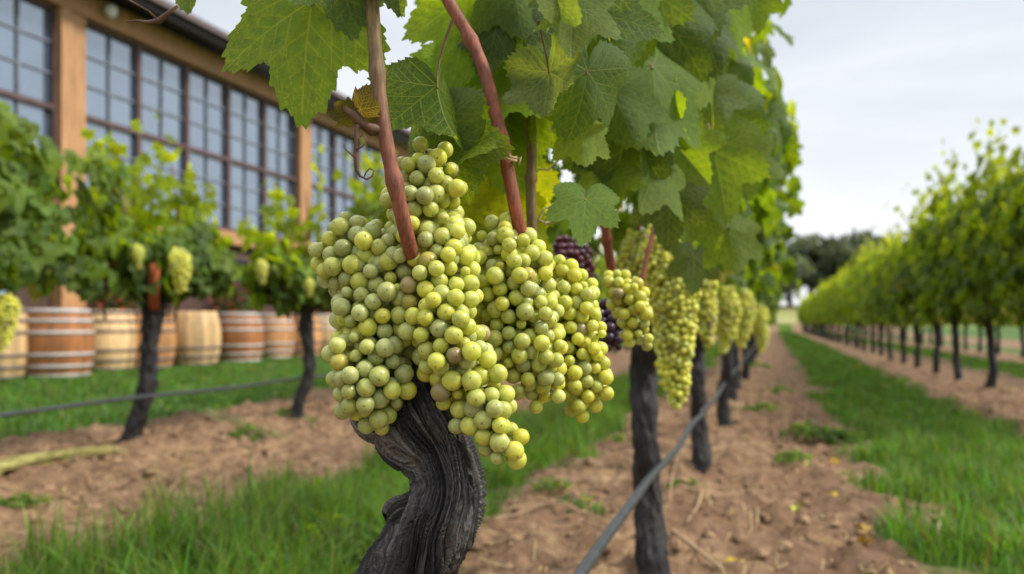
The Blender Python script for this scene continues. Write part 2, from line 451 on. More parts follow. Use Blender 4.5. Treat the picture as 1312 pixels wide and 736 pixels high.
m, n, l = new_mat('grass_blade')
gc = attr(n, 'leafcol', 'Color')
b = n.new('ShaderNodeBsdfPrincipled'); l.new(gc, b.inputs['Base Color']); b.inputs['Roughness'].default_value = .5; b.inputs['Specular IOR Level'].default_value = .3
tr = n.new('ShaderNodeBsdfTranslucent'); l.new(mixc(n, l, 1.0, gc, (2.2, 2.0, 1.0), 'MULTIPLY'), tr.inputs['Color'])
mx = n.new('ShaderNodeMixShader'); mx.inputs[0].default_value = .35; o_ = n.new('ShaderNodeOutputMaterial')
l.new(b.outputs[0], mx.inputs[1]); l.new(tr.outputs[0], mx.inputs[2]); l.new(mx.outputs[0], o_.inputs[0])
M_GRASS = m
def blades(x, y, h, w, seed, green=(.055,.13,.018), var=.4, lean=.5):
    r = np.random.default_rng(seed); k = len(x); z = ground_h(x, y) - .005
    az = r.uniform(0, 2*np.pi, k); d = np.stack([np.cos(az), np.sin(az), np.zeros(k)], 1)
    s = np.stack([-np.sin(az), np.cos(az), np.zeros(k)], 1); ln = r.uniform(.1, 1.25, k) * lean * 2
    lv = [0, .4, .75, 1.0]; V = []
    for t_ in lv:
        c_ = np.stack([x, y, z], 1) + d * (h * ln * t_ ** 2 * .8)[:, None]; c_[:, 2] += h * t_ * (1 - .28 * ln * t_)
        wd = (w * (1 - t_ ** 1.6) * .5)[:, None]
        if t_ < 1: V += [c_ - s*wd, c_ + s*wd]
        else: V += [c_]
    V = np.stack(V, 1)
    b0 = np.arange(k)[:, None] * 7
    q = np.concatenate([b0 + np.array([[0,1,3,2]]), b0 + np.array([[2,3,5,4]])]); tr_ = b0 + np.array([[4,5,6]])
    col = np.array(green)[None] * (1 + var * r.normal(size=(k, 1))).clip(.45, 1.9)
    col = col * (1 + .55 * fbm(np.stack([x*2.2, y*2.2, 0*x + seed], 1), 2, 8)).clip(.5, 1.6)[:, None]; yel = r.random(k) < .11; col[yel] = np.array([.20,.19,.06]) * r.uniform(.7, 1.3, (yel.sum(), 1))
    col = col * np.array([1, 1, 1]) * (1 + .15 * r.normal(size=(k, 3))).clip(.6, 1.4)
    return V.reshape(-1, 3), tr_, q, np.repeat(col, 7, 0)
def grass_object(name, label, xr, segs, seed, hscale=1.0, green=(.055,.13,.018)):
    r = np.random.default_rng(seed); VV, TT, QQ, CC = [], [], [], []; off = 0
    for (y0, y1, dens, h0, h1, w) in segs:
        k = int((xr[1]-xr[0]) * (y1-y0) * dens); x = r.uniform(xr[0], xr[1], k); y = r.uniform(y0, y1, k)
        keep = grass_mask(x, y) > r.uniform(.25, .9, k)
        tuft = fbm(np.stack([x*3, y*3, 0*x], 1), 2, 5); x, y, tuft = x[keep], y[keep], tuft[keep]; k = len(x)
        h = r.uniform(h0, h1, k) * (1 + .9 * tuft).clip(.5, 1.8) * hscale
        V, T, Q, C = blades(x, y, h, np.full(k, w) * r.uniform(.6, 1.3, k), int(r.integers(1e6)), green)
        VV.append(V); TT.append(T + off); QQ.append(Q + off); CC.append(C); off += len(V)
    me = mesh_np(name, np.concatenate(VV), tris=np.concatenate(TT), quads=np.concatenate(QQ), mats=[M_GRASS], cattr={'leafcol': np.concatenate(CC)})
    o = link(name, me); tag(o, label, 'grass', kind='stuff'); return o
grass_object('grass', 'tall green grass strip behind the gnarled old trunk', (-2.6, -.9), [(1.2, 2.5, 3600, .10, .27, .0085), (2.3, 2.9, 4200, .09, .18, .007), (2.9, 4.2, 3600, .06, .13, .007), (4.2, 9, 1500, .07, .16, .009), (9, 22, 500, .06, .12, .016), (22, 60, 120, .06, .1, .04)], 51, green=(.115,.220,.020))
grass_object('grass', 'green grass alley between the central and right vine rows', (.3, 1.8), [(2.0, 6, 3600, .05, .15, .007), (6, 14, 1300, .05, .10, .010), (14, 30, 420, .05, .09, .02), (30, 76, 110, .06, .10, .05)], 52, green=(.085,.180,.016))
grass_object('grass', 'green grass alley beyond the right vine row', (2.95, 4.4), [(7, 16, 700, .05, .10, .012), (16, 40, 200, .05, .09, .03), (40, 76, 60, .06, .1, .06)], 53, green=(.085,.180,.016))
grass_object('grass', 'mown green lawn between the left vine row and the barrels', (-10.6, -4.3), [(3, 9, 620, .05, .10, .014), (9, 16, 380, .05, .09, .018), (16, 30, 160, .05, .09, .03)], 54, green=(.070,.165,.016))
# loose tufts on the bare soil, mostly in the middle distance

# ------------------------------------------------------------------ vine leaves
_CT = np.array([(0,1.0),(12,.88),(24,.70),(29,.64),(38,.80),(50,.95),(62,.84),(76,.62),(82,.60),(95,.72),(107,.77),(122,.68),(140,.58),(152,.54),(164,.42),(174,.22),(180,.05)])
def leaf_template(n_out, rings, seed=0, lobes=1.0):
    r = np.random.default_rng(seed); th = np.linspace(-180, 180, n_out, endpoint=False)
    base = np.interp(np.abs(th), _CT[:,0], _CT[:,1]); base = base * (1-lobes) * 1.0 + base * lobes if lobes <= 1 else base
    base = base + (1 - lobes) * (.82 - base) * (np.abs(th) < 160)
    if n_out >= 60:
        ph = np.abs(th) / 8.2; saw = np.abs((ph + .15*np.sin(th*.11+seed)) % 1.0 - .35); saw = 1 - np.where(saw < .35, saw / .35, (saw - .0) / .65)
        ph2 = (np.abs(th)/ 3.4) % 1.0
        base = base * (1 + .085 * (saw.clip(0, 1) - .5) * (np.abs(th) < 168)) + (.012 * (ph2 - .5) if n_out > 200 else 0)
    base = base * (1 + .05 * np.sin(np.radians(th)*2 + seed) + .03 * np.sin(np.radians(th)*5 + seed*2))
    fr = (np.arange(1, rings+1) / rings)
    X = [0.0]; Y = [0.0]
    P = np.stack([np.sin(np.radians(th)) * base, np.cos(np.radians(th)) * base], 1)
    XY = np.concatenate([np.zeros((1, 2))] + [P * f for f in fr])
    k = np.arange(n_out); k2 = (k + 1) % n_out
    tri = np.stack([np.zeros(n_out, int), 1 + k2, 1 + k], 1)
    qd = [np.stack([1 + j*n_out + k, 1 + j*n_out + k2, 1 + (j+1)*n_out + k2, 1 + (j+1)*n_out + k], 1) for j in range(rings-1)]
    qd = np.concatenate(qd)[:, ::-1] if qd else None
    # veins: five mains from the petiole, side veins off each
    segs = []
    for a in (0, 50, -50, 107, -107, 150, -150):
        L = np.interp(abs(a), _CT[:,0], _CT[:,1]) * .97; d = np.array([math.sin(math.radians(a)), math.cos(math.radians(a))]); segs.append((0*d, d*L, .0085))
        if abs(a) > 140: continue
        for j, f in enumerate((.22, .38, .54, .70, .84)):
            for sg in (1, -1):
                a2 = math.radians(a + sg * 46); ff = f + .06 * (sg > 0); q = d * L * ff
                e_ = np.array([math.sin(a2), math.cos(a2)]) * L * (.50 * (1 - ff) + .10); segs.append((q, q + e_, .0062))
                if n_out > 200:
                    for g_, (f3, s3) in enumerate(((.35, 1), (.5, -1), (.66, 1), (.82, -1))):
                        a3 = a2 + s3 * math.radians(52); q3 = q + e_ * f3; segs.append((q3, q3 + np.array([math.sin(a3), math.cos(a3)]) * .11, .0038))
    dist = np.full(len(XY), 9.0); val = np.zeros(len(XY))
    for p, q, w in segs:
        pq = q - p; t_ = np.clip(((XY - p) @ pq) / (pq @ pq), 0, 1); d_ = np.linalg.norm(XY - p - t_[:, None]*pq, axis=1)
        val = np.maximum(val, np.exp(-(d_ / (w * (1.25 - .6*t_))) ** 2)); dist = np.minimum(dist, d_)
    return XY, tri, qd, val, dist
def leaf_z(XY, dist, cup, fold, wave, ph, curl=0.0, quilt=.10):
    x, y = XY[..., 0], XY[..., 1]; r = np.hypot(x, y); th = np.arctan2(x, y)
    z = -cup * r * r + fold * np.abs(x) + wave * np.sin(4 * th + ph) * r ** 2 + curl * np.clip(r - .55, 0, 1) ** 2 * 2 * np.sin(th + ph)
    z = z + quilt * np.minimum(dist, .09)
    return z
HERO_LEAF = []
for k, (cup, fold, wave, ph, curl, lob) in enumerate([(.18,.12,.08,.3,.0,1.0), (.42,-.08,.14,2.0,.5,.85), (.20,.38,.09,4.0,-.4,1.0), (.60,.08,.16,1.0,.8,.7), (.12,.75,.11,5.2,.3,.9), (.34,.05,.18,3.1,-.7,.8)]):
    XY, tri, qd, vein, dist = leaf_template(380, 60, k + 1, lob)
    z = leaf_z(XY, dist, cup, fold, wave, ph, curl)
    HERO_LEAF.append(mesh_np('vine_leaf', np.column_stack([XY, z]), tris=tri, quads=qd, mats=[M_LEAF], fattr={'vein': vein}, uv=XY * .5 + .5))

mb = MB(); mb.tube([(0, .04, .0), (0, -.12, -.03), (.02, -.34, -.12), (.05, -.56, -.27), (.09, -.78, -.46)], [.016, .018, .018, .020, .026], 8)
PET = mb.build('petiole', M_PET).data; bpy.data.objects.remove(bpy.data.objects['petiole'])

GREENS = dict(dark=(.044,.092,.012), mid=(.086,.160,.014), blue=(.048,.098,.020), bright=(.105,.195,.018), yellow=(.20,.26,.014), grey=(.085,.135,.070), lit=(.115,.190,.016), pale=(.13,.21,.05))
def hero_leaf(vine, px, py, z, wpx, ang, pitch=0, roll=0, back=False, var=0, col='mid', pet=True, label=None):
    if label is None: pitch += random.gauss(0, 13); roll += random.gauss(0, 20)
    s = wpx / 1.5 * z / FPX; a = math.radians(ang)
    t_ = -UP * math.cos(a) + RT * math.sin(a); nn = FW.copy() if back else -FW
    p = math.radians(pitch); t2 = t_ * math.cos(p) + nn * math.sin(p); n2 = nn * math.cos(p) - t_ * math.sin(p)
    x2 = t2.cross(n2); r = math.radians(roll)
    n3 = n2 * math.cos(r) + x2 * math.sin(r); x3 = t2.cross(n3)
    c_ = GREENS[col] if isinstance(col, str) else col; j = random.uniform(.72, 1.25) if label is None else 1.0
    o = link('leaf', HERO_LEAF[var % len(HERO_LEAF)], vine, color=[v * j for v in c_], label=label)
    w = at(px, py, z) - vine.location
    Mx = Matrix(((x3.x, t2.x, n3.x, w.x), (x3.y, t2.y, n3.y, w.y), (x3.z, t2.z, n3.z, w.z), (0, 0, 0, 1)))
    o.matrix_local = Mx @ Matrix.Scale(s, 4)
    if pet: link('petiole', PET, o)
    return o

def make_foliage(nleaf, L, zlo, zhi, halfw, n_out, rings, seed, shoots=4, size=(.052,.082), toph=.35):
    """one vine's leaves: leaf blades facing out of the hedge and hanging tip down, plus shoots above it"""
    r = np.random.default_rng(seed); XY, tri, qd, vein, dist = leaf_template(n_out, rings, seed)
    y = r.uniform(-L/2, L/2, nleaf); u = r.random(nleaf); h = zlo + (zhi - zlo) * u ** .95
    h += .10 * np.sin(y * 5 + seed) * (u > .8)
    side = np.where(r.random(nleaf) < .5, -1.0, 1.0); f = (h - zlo) / (zhi - zlo)
    wz = halfw * (.72 + .55 * np.sin(np.clip(f, 0, 1) * np.pi * .9 + .25)) * (1 + .22 * np.sin(y*6.3 + h*5 + seed))
    x = side * wz * (1 - .75 * r.random(nleaf) ** 1.7)
    pos = np.stack([x, y, h], 1); s = r.uniform(size[0], size[1], nleaf); young_lit = f * .75 * r.random(nleaf)  # paler upward: younger leaves, with the lit hedge tops put into the colour
    sp, ss, sy, ax = [], [], [], []
    for k in range(shoots):
        p = np.array([r.normal() * .07, r.uniform(-L/2, L/2), zhi - .15]); d = np.array([r.normal()*.16, r.normal()*.16, 1.0]); n_ = int(r.integers(7, 15)); st = toph * r.uniform(.5, 1.25) / n_
        for j in range(n_):
            p = p + d * (st + .012); d = d + r.normal(size=3) * .06; tt = j / n_
            sp.append(p + np.array([r.normal(), r.normal(), 0]) * .045); ss.append(size[1] * (1.0 - .62 * tt)); sy.append(.35 + .65 * tt)
    if sp:
        pos = np.concatenate([pos, sp]); s = np.concatenate([s, ss]); young_lit = np.concatenate([young_lit, sy]); k = len(sp)
        sd = np.where(r.random(k) < .5, -1.0, 1.0); side = np.concatenate([side, sd])
    k = len(pos)
    nrm = np.stack([side * r.uniform(.35, 1.1, k), r.normal(size=k) * .5, r.uniform(.0, .8, k)], 1); nrm /= np.linalg.norm(nrm, axis=1)[:, None]
    dn = np.stack([side * .25 + r.normal(size=k) * .3, r.normal(size=k) * .45, np.full(k, -1.0)], 1)
    tp = dn - nrm * (dn * nrm).sum(1)[:, None]; tp /= np.linalg.norm(tp, axis=1)[:, None]; xx = np.cross(tp, nrm)
    z = np.stack([leaf_z(XY, dist, a, b_, c_, p_, cl, .06) for a, b_, c_, p_, cl in zip(r.uniform(.05, .65, k), r.uniform(-.1, .6, k), r.uniform(.04, .18, k), r.uniform(0, 6, k), r.uniform(-.6, .6, k))])
    V = pos[:, None] + s[:, None, None] * (XY[None, :, :1] * xx[:, None] + XY[None, :, 1:] * tp[:, None] + z[..., None] * nrm[:, None])
    dark, mid, yg = np.array([.032,.078,.010]), np.array([.085,.170,.014]), np.array([.200,.285,.018])
    a = r.random(k)[:, None] ** 1.3; col = dark * (1-a) + mid * a; yy = young_lit[:, None]; col = col * (1-yy) + yg * yy
    od = r.random(k) < .012; col[od] = np.array([.24,.22,.035]); col *= r.uniform(.65, 1.3, (k, 1))
    m_ = len(XY); offs = (np.arange(k) * m_)[:, None, None]
    T = (tri[None] + offs).reshape(-1, 3); Q = (qd[None] + offs).reshape(-1, 4) if qd is not None else None
    return mesh_np('foliage', V.reshape(-1, 3), tris=T, quads=Q, mats=[M_FOL], fattr={'vein': np.tile(vein, k)}, cattr={'leafcol': np.repeat(col, m_, 0)})

# ------------------------------------------------------------------ trunks
def gnarl(parts, name, mat, seed=0, twist=7.0, amp=1.0, nseg=96, res=.004, ffreq=(5, 13, 30)):
    """tubes along paths with twisted, fissured bark; returns one mesh"""
    VV, QQ, FF = [], [], []; off = 0
    for pi_, (path, radii) in enumerate(parts):
        P = np.asarray([tuple(p) for p in path], float); Lg = np.linalg.norm(np.diff(P, axis=0), axis=1).sum(); nr = max(12, int(Lg / res))
        C = catmull(P, nr); Rr = catmull(np.asarray(radii, float)[:, None], nr)[:, 0].clip(.001)
        T = np.gradient(C, axis=0); T /= np.linalg.norm(T, axis=1)[:, None]
        s = np.concatenate([[0], np.cumsum(np.linalg.norm(np.diff(C, axis=0), axis=1))])
        x = np.cross(T[0], [0, 1, .1]); X = []
        for i in range(nr):
            x = x - T[i] * (x @ T[i]); x /= np.linalg.norm(x); X.append(x)
        X = np.array(X); Y = np.cross(T, X); th = np.linspace(0, 2*np.pi, nseg, endpoint=False)
        S, TH = np.meshgrid(s, th, indexing='ij'); Sf, Tf = S.ravel(), TH.ravel()
        warp = perlin(np.stack([np.cos(Tf)*1.1, np.sin(Tf)*1.1, Sf*11], 1), seed+70) * .55 + perlin(np.stack([np.cos(Tf)*3, np.sin(Tf)*3, Sf*28], 1), seed+71) * .14
        A = Tf + twist * Sf + warp
        lump = perlin(np.stack([np.cos(Tf)*1.0, np.sin(Tf)*1.0, Sf*13], 1), seed+3) * .30 + perlin(np.stack([np.cos(Tf)*2.2, np.sin(Tf)*2.2, Sf*34], 1), seed+4) * .15
        Sf = Sf + .022 * perlin(np.stack([np.cos(Tf)*2.5, np.sin(Tf)*2.5, Sf*40], 1), seed+77) + .008 * perlin(np.stack([np.cos(Tf)*9, np.sin(Tf)*9, Sf*90], 1), seed+78)
        rid = lambda f, g_, sd: 1 - 2 * np.abs(perlin(np.stack([np.cos(A)*f, np.sin(A)*f, Sf*g_], 1), sd))
        f1, f2, f3 = rid(ffreq[0], 3.5, seed+10), rid(ffreq[1], 9, seed+11), rid(ffreq[2], 22, seed+12)
        crk = .05 * np.clip(perlin(np.stack([np.cos(A)*ffreq[1]*1.4, np.sin(A)*ffreq[1]*1.4, Sf*60], 1), seed+15) * 2.2, 0, 1)
        disp = lump + (-.13*(1-f1) - .12*(1-f2) - .095*(1-f3)) - crk + .12
        rr = (Rr[:, None] * np.ones(nseg)).ravel() * (1 + amp * disp)
        V = np.repeat(C, nseg, 0) + rr[:, None] * (np.cos(Tf)[:, None] * np.repeat(X, nseg, 0) + np.sin(Tf)[:, None] * np.repeat(Y, nseg, 0))
        i0 = (np.arange(nr-1)[:, None]*nseg + np.arange(nseg)[None]).ravel(); i1 = (np.arange(nr-1)[:, None]*nseg + (np.arange(nseg)+1)[None] % nseg).ravel()
        Q = np.stack([i0, i1, i1+nseg, i0+nseg], 1) + off
        fib = .5 + .32 * (.5*f3 + .5*rid(ffreq[2]*1.9, 14, seed+13)) + .30 * perlin(np.stack([np.cos(A)*4, np.sin(A)*4, Sf*6], 1), seed+14)
        # round the ends off
        VV.append(V); QQ.append(Q); FF.append(fib); off += len(V)
        for e0, cen in ((0, C[0]), ((nr-1)*nseg, C[-1])):
            VV.append(cen[None]); FF.append(np.array([.4])); k = np.arange(nseg)
            QQ.append(np.stack([off - len(V) + e0 + k if e0 == 0 else 0*k + off, off - len(V) + e0 + (k+1) % nseg if e0 == 0 else off - len(V) - 0 + e0 + k, 0*k + off, 0*k + off], 1)[:0]); off += 1
    return mesh_np(name, np.concatenate(VV), quads=np.concatenate(QQ), mats=[mat], fattr={'fib': np.concatenate(FF)})

def trunk_paths(seed, H=.78, lean=0.0, r0=.043):
    r = random.Random(seed); w = lambda k: r.uniform(-k, k)
    p = [(w(.01), w(.02), -.06), (w(.015) , w(.02), .05), (w(.03) + lean*.15, w(.03), .22), (w(.03) + lean*.5, w(.04), .42), (w(.025) + lean*.8, w(.03), .60), (lean + w(.01), w(.02), H - .06), (lean, 0, H + .02)]
    rad = [r0*1.5, r0*1.15, r0*.95, r0*.9, r0*.95, r0*1.25, r0*.7]
    arm = lambda sg: ([(lean, 0, H - .06), (lean + w(.02), sg*.10, H + .0), (lean + w(.02), sg*.26, H + .04), (lean + w(.02), sg*.42, H + .05)], [r0*.8, r0*.6, r0*.42, r0*.26])
    return [(p, rad), arm(1), arm(-1)]

def cane_mesh(pts, r0, r1, name='cane', seed=0, nodes=True, n=14, t0=0.0, t1=1.0):
    pts = catmull([tuple(p) for p in pts], 60); L = len(pts); rad = np.linspace(r0, r1, L)
    if nodes:
        for c_ in range(9, L, 17):
            rad *= 1 + .26 * np.exp(-((np.arange(L) - c_) / 1.3) ** 2)
    mb = MB(); mb.tube([Vector(p) for p in pts], list(rad), n, a=list(np.repeat(np.linspace(t0, t1, L), n)))
    return mb

# ------------------------------------------------------------------ grape clusters
def chain_spheres(chain, step=.006):
    out = []
    for (p, r), (q, s) in zip(chain[:-1], chain[1:]):
        k = max(2, int((q - p).length / step))
        for j in range(k): f = j / k; out.append((*(p.lerp(q, f)), r + (s - r) * f))
    out.append((*chain[-1][0], chain[-1][1])); return np.array(out)
def pack(chain, d, seed, layers=(.42, 1.25), tries=15000):
    r = np.random.default_rng(seed); S = chain_spheres(chain); C, Rd = S[:, :3], S[:, 3]; pts = np.zeros((0, 3)); lay = []
    def sdf(P): return (np.linalg.norm(P[:, None] - C[None], axis=2) - Rd[None]).min(1)
    nz = lambda P: d * (.95 * perlin(P * 48.0, seed) + .45 * perlin(P * 130.0, seed + 9))
    for li, ly in enumerate(layers):
        w = np.maximum(Rd - ly*d, 0) ** 1.2 + 1e-6; idx = r.choice(len(C), tries // (li+1), p=w / w.sum())
        v = r.normal(size=(len(idx), 3)); v /= np.linalg.norm(v, axis=1)[:, None]
        P = C[idx] + v * np.maximum(Rd[idx] - ly*d, 0)[:, None]
        P = P + v * nz(P)[:, None]; P = P + v * (np.abs(r.normal(size=(len(P), 1))) * .22 * d) * (r.random((len(P), 1)) < .3)
        P = P[sdf(P) > -(ly + .75) * d]; P = P[r.random(len(P)) < 1]
        for p in P:
            if len(pts) == 0 or ((pts - p) ** 2).sum(1).min() > (.78 * d) ** 2: pts = np.vstack([pts, p]); lay.append(ly)
    lay = np.array(lay)
    for it in range(25):
        D = pts[:, None] - pts[None]; L = np.linalg.norm(D, axis=2) + np.eye(len(pts)); ov = np.clip(.92*d - L, 0, None); np.fill_diagonal(ov, 0)
        pts = pts + (D / L[..., None] * ov[..., None]).sum(1) * .32
        k = (np.linalg.norm(pts[:, None] - C[None], axis=2) - Rd[None]); j = k.argmin(1); sd = k[np.arange(len(pts)), j]
        v = pts - C[j]; v /= np.linalg.norm(v, axis=1)[:, None] + 1e-9
        if it < 8: pts = pts + v * np.clip(-sd - lay*d, -.004, .004)[:, None] * .12
    return pts, C
GR = []
for k in range(3):
    V = IV3.copy(); V[:, :2] *= (1.0, .955, .975)[k]; V *= 1 + .012 * perlin(V * 1.3 + 7*k, k)[:, None]; V[:, 2] /= V[:, 2].max()
    V[:, :2] *= (1 - .03 * (V[:, 2:] < 0) * np.abs(V[:, 2:]))
    GR.append((V, np.array(IF3)))
def grape_meshes(mat): return [mesh_np('grape', V, tris=F_, mats=[mat]) for V, F_ in GR]
GM, GMD = grape_meshes(M_GRAPE), grape_meshes(M_GRAPED)
def grape_color(r, p, kind):
    u = r.random()
    if kind == 'dark': return np.array([.035,.010,.030]) * r.uniform(.6, 1.6)
    if kind == 'red': return np.array([.07,.010,.016]) * r.uniform(.6, 1.6)
    yel = {'left': .22, 'mid': .40, 'right': .62}[kind]
    g0, g1, g2 = np.array([.58,.615,.24]), np.array([.76,.785,.125]), np.array([.90,.84,.085])
    u = np.clip(r.normal(yel, .25), 0, 1); c = g0*(1-2*u) + g1*2*u if u < .5 else g1*(2-2*u) + g2*(2*u-1)
    if r.random() < .018: c = np.array([.42,.33,.15])
    if r.random() < .03: c = np.array([.60,.52,.09])
    return c * r.uniform(.86, 1.14)
def hero_cluster(vine, chain, d, seed, kind, label, nmax=100):
    r = np.random.default_rng(seed + 500); pts, C = pack(chain, d, seed); E = vine.location
    root = bpy.data.objects.new('grape_cluster', None); COL.objects.link(root); root.parent = vine; root.location = chain[0][0] - E; root.empty_display_size = .02
    root['label'] = label; O = np.array(chain[0][0])
    order = np.argsort(np.linalg.norm(pts - np.array(CAM), axis=1)); ms = GMD if kind in ('dark', 'red') else GM
    rest = ([], [], []); off = 0; stems = MB()
    for k, i in enumerate(order):
        p = pts[i]; j = np.linalg.norm(C - p, axis=1).argmin(); ax = p - C[j]; ax = ax / (np.linalg.norm(ax) + 1e-9) + np.array([0, 0, -.35]) + r.normal(size=3) * .35
        q = Vector(ax).to_track_quat('Z', 'Y'); c_ = grape_color(r, p, kind); s = d * .5 * r.uniform(.84, 1.12) * (1.0 if r.random() > .07 else .68)
        if k < nmax:
            g_ = link('grape', ms[int(r.integers(3))], root, color=c_); g_.rotation_mode = 'QUATERNION'; g_.rotation_quaternion = q; g_.scale = (s, s, s); g_.location = Vector(p - O)
        else:
            Rm = np.array(q.to_matrix()); rest[0].append((IV2 * s) @ Rm.T + p - O); rest[1].append(np.array(IF2) + off); rest[2].append(np.tile(c_, (len(IV2), 1))); off += len(IV2)
        if k % 1 == 0:
            a = Vector(p - O); b_ = Vector(C[j] - O) * .75 + a * .25; stems.tube([a, a.lerp(b_, .5) + Vector((0, 0, .002)), b_ + Vector((0, 0, .004))], [.0011, .0009, .0013], 5)
    if rest[0]:
        o = link('grapes', mesh_np('grapes', np.concatenate(rest[0]), tris=np.concatenate(rest[1]), mats=[M_GRAPES], cattr={'gcol': np.concatenate(rest[2])}), root); o['kind'] = 'stuff'
    stems.tube([p - Vector(O) for p, _ in chain], [.0028] * len(chain), 6)
    stems.build('stem', M_STEM, root, smooth=True)
    return root
def bunch_mesh(L, R, d, seed, kind='right', detail=IV2, faces=IF2):
    r = np.random.default_rng(seed); ch = [(Vector((r.normal()*R*.5, r.normal()*R*.5, -.03)), R*.62), (Vector((0, 0, -.02)), R*.75), (Vector((r.normal()*.01, r.normal()*.01, -.3*L)), R), (Vector((r.normal()*.01, 0, -.65*L)), R*.72), (Vector((0, 0, -L)), R*.34)]
    pts, C = pack(ch, d, seed, layers=(.42, 1.2), tries=4500); VV, TT, CC = [], [], []; off = 0
    for p in pts:
        VV.append(detail * d * .5 * r.uniform(.88, 1.1) + p); TT.append(np.array(faces) + off); off += len(detail); CC.append(np.tile(grape_color(r, p, kind), (len(detail), 1)))
    return mesh_np('grape_cluster', np.concatenate(VV), tris=np.concatenate(TT), mats=[M_GRAPES], cattr={'gcol': np.concatenate(CC)})

# ------------------------------------------------------------------ the old vine in front
E = Vector((-.37, .60, 0))
old = thing('grapevine', 'gnarled black old grapevine in front, trunk bent like an S under heavy yellow-green grapes', 'grapevine', E)
def rel(p): return Vector(p) - E
main = [(rel(E + Vector((0, .0, -.08))), 0.0546), (rel(E + Vector((.0, .01, .06))), 0.0458), (rel(E + Vector((-.005, .02, .26))), 0.0414), (rel(at(492, 830, .72)), 0.0396), (rel(at(520, 752, .712)), 0.0387), (rel(at(550, 690, .708)), 0.0343), (rel(at(571, 636, .712)), 0.0317), (rel(at(563, 588, .725)), 0.0326), (rel(at(543, 548, .735)), 0.0405), (rel(at(538, 505, .75)), 0.0405), (rel(at(545, 466, .76)), 0.0299), (rel(at(552, 440, .765)), 0.0158)]
armL = [(rel(at(556, 548, .745)), .034), (rel(at(515, 533, .735)), .031), (rel(at(480, 535, .74)), .020), (rel(at(462, 520, .75)), .013)]
armR = [(rel(at(556, 520, .755)), .034), (rel(at(585, 475, .775)), .028), (rel(at(620, 430, .80)), .022), (rel(at(665, 390, .84)), .016), (rel(at(720, 380, .92)), .012)]
knot = [(rel(at(535, 665, .712)), .020), (rel(at(512, 660, .705)), .017), (rel(at(497, 668, .70)), .010)]
parts = [([p for p, _ in a], [r for _, r in a]) for a in (main, armL, armR, knot)]
link('trunk', gnarl(parts, 'trunk', M_BARK, seed=5, twist=6.0, amp=1.0, nseg=400, res=.0013), old)

cane_mesh([rel(at(p, q, z)) for p, q, z in [(545, 400, .74), (532, 345, .70), (522, 305, .668), (507, 240, .655), (492, 165, .655), (484, 100, .66), (478, 20, .665), (474, -60, .67)]], .0068, .0057, seed=1).build('cane', M_CANE, old, smooth=True, label='red-brown upright cane turning olive towards its top')
cane_mesh([rel(at(p, q, z)) for p, q, z in [(690, 380, .82), (676, 330, .79), (664, 285, .765), (650, 215, .76), (636, 150, .765), (620, 90, .775), (600, 45, .785), (578, 8, .79), (552, -40, .80)]], .0066, .0062, seed=2, t1=.35).build('cane', M_CANE, old, smooth=True, label='red upright cane tied with a twist of twine')
cane_mesh([rel(at(p, q, z)) for p, q, z in [(686, 390, .90), (682, 300, .90), (680, 240, .90), (681, 180, .90), (676, 60, .91), (670, -40, .92)]], .0062, .0055, seed=3, t0=.7, t1=.9).build('cane', M_CANE, old, smooth=True)
cane_mesh([rel(at(p, q, z)) for p, q, z in [(792, 400, 1.15), (784, 350, 1.12), (776, 295, 1.10), (770, 240, 1.10), (772, 150, 1.10)]], .0072, .0062, seed=4, t1=.3).build('cane', M_CANE, old, smooth=True)
cane_mesh([rel(at(p, q, z)) for p, q, z in [(815, 400, 1.2), (822, 360, 1.2), (834, 310, 1.22), (846, 270, 1.25), (880, 230, 1.3)]], .0042, .0036, seed=5, t1=.3).build('cane', M_CANE, old, smooth=True)
# dry spur at the node, with its hanging tendril
mb = MB(); mb.tube([rel(at(p, q, z)) for p, q, z in [(492, 168, .655), (476, 166, .652), (462, 158, .648), (452, 148, .645), (440, 138, .643)]], [.0045, .0056, .0036, .0040, .0022], 9); mb.build('spur', M_TEND, old, smooth=True)
dry_col = (.036,.022,.016)
pts = [(458, 160), (457, 180), (456, 200), (457, 218), (462, 226), (470, 230), (477, 226), (479, 219), (474, 216), (469, 221), (466, 228)]
mb = MB(); mb.tube([rel(at(p, q, .645 + .0006*i)) for i, (p, q) in enumerate(pts)], [.0022, .0021, .002, .0018, .0012, .0010, .0009, .0008, .0007, .0006, .0005], 7)
mb.tube([rel(at(p, q, .646)) for p, q in [(457, 205), (450, 198), (443, 192), (440, 185)]], [.0009, .0007, .0005, .0003], 6)
mb.tube([rel(at(p, q, .644)) for p, q in [(456, 192), (464, 188), (470, 180), (466, 172), (461, 176)]], [.0009, .0008, .0007, .0006, .0004], 6)
mb.build('tendril', M_TEND, old, smooth=True)
mb = MB(); mb.tube([rel(at(p, q, .62)) for p, q in [(228, 8), (214, 18), (204, 27), (190, 29), (176, 27), (163, 28)]], [.0012, .0016, .0026, .0016, .0010, .0006], 7)
mb.tube([rel(at(p, q, .62)) for p, q in [(204, 27), (190, 14), (172, 4), (155, -6)]], [.0014, .0008, .0008, .0007], 6); mb.build('tendril', M_TEND, old, smooth=True)
mb = MB()                                                 # thin dry shoots in the gap behind the tie
mb.tube([rel(at(p, q, .86)) for p, q in [(735, 190), (716, 205), (702, 218), (690, 217)]], [.0010, .0012, .0012, .0010], 6)
mb.tube([rel(at(p, q, .95)) for p, q in [(790, 270), (735, 273), (700, 287), (690, 282), (695, 270), (712, 260)]], [.0015, .0014, .0018, .0017, .0014, .001], 6)
mb.build('tendril', simple('dry_tendril', (.42,.33,.2), .7, 60), old, smooth=True)
mb = MB(); c0 = rel(at(650, 206, .755))
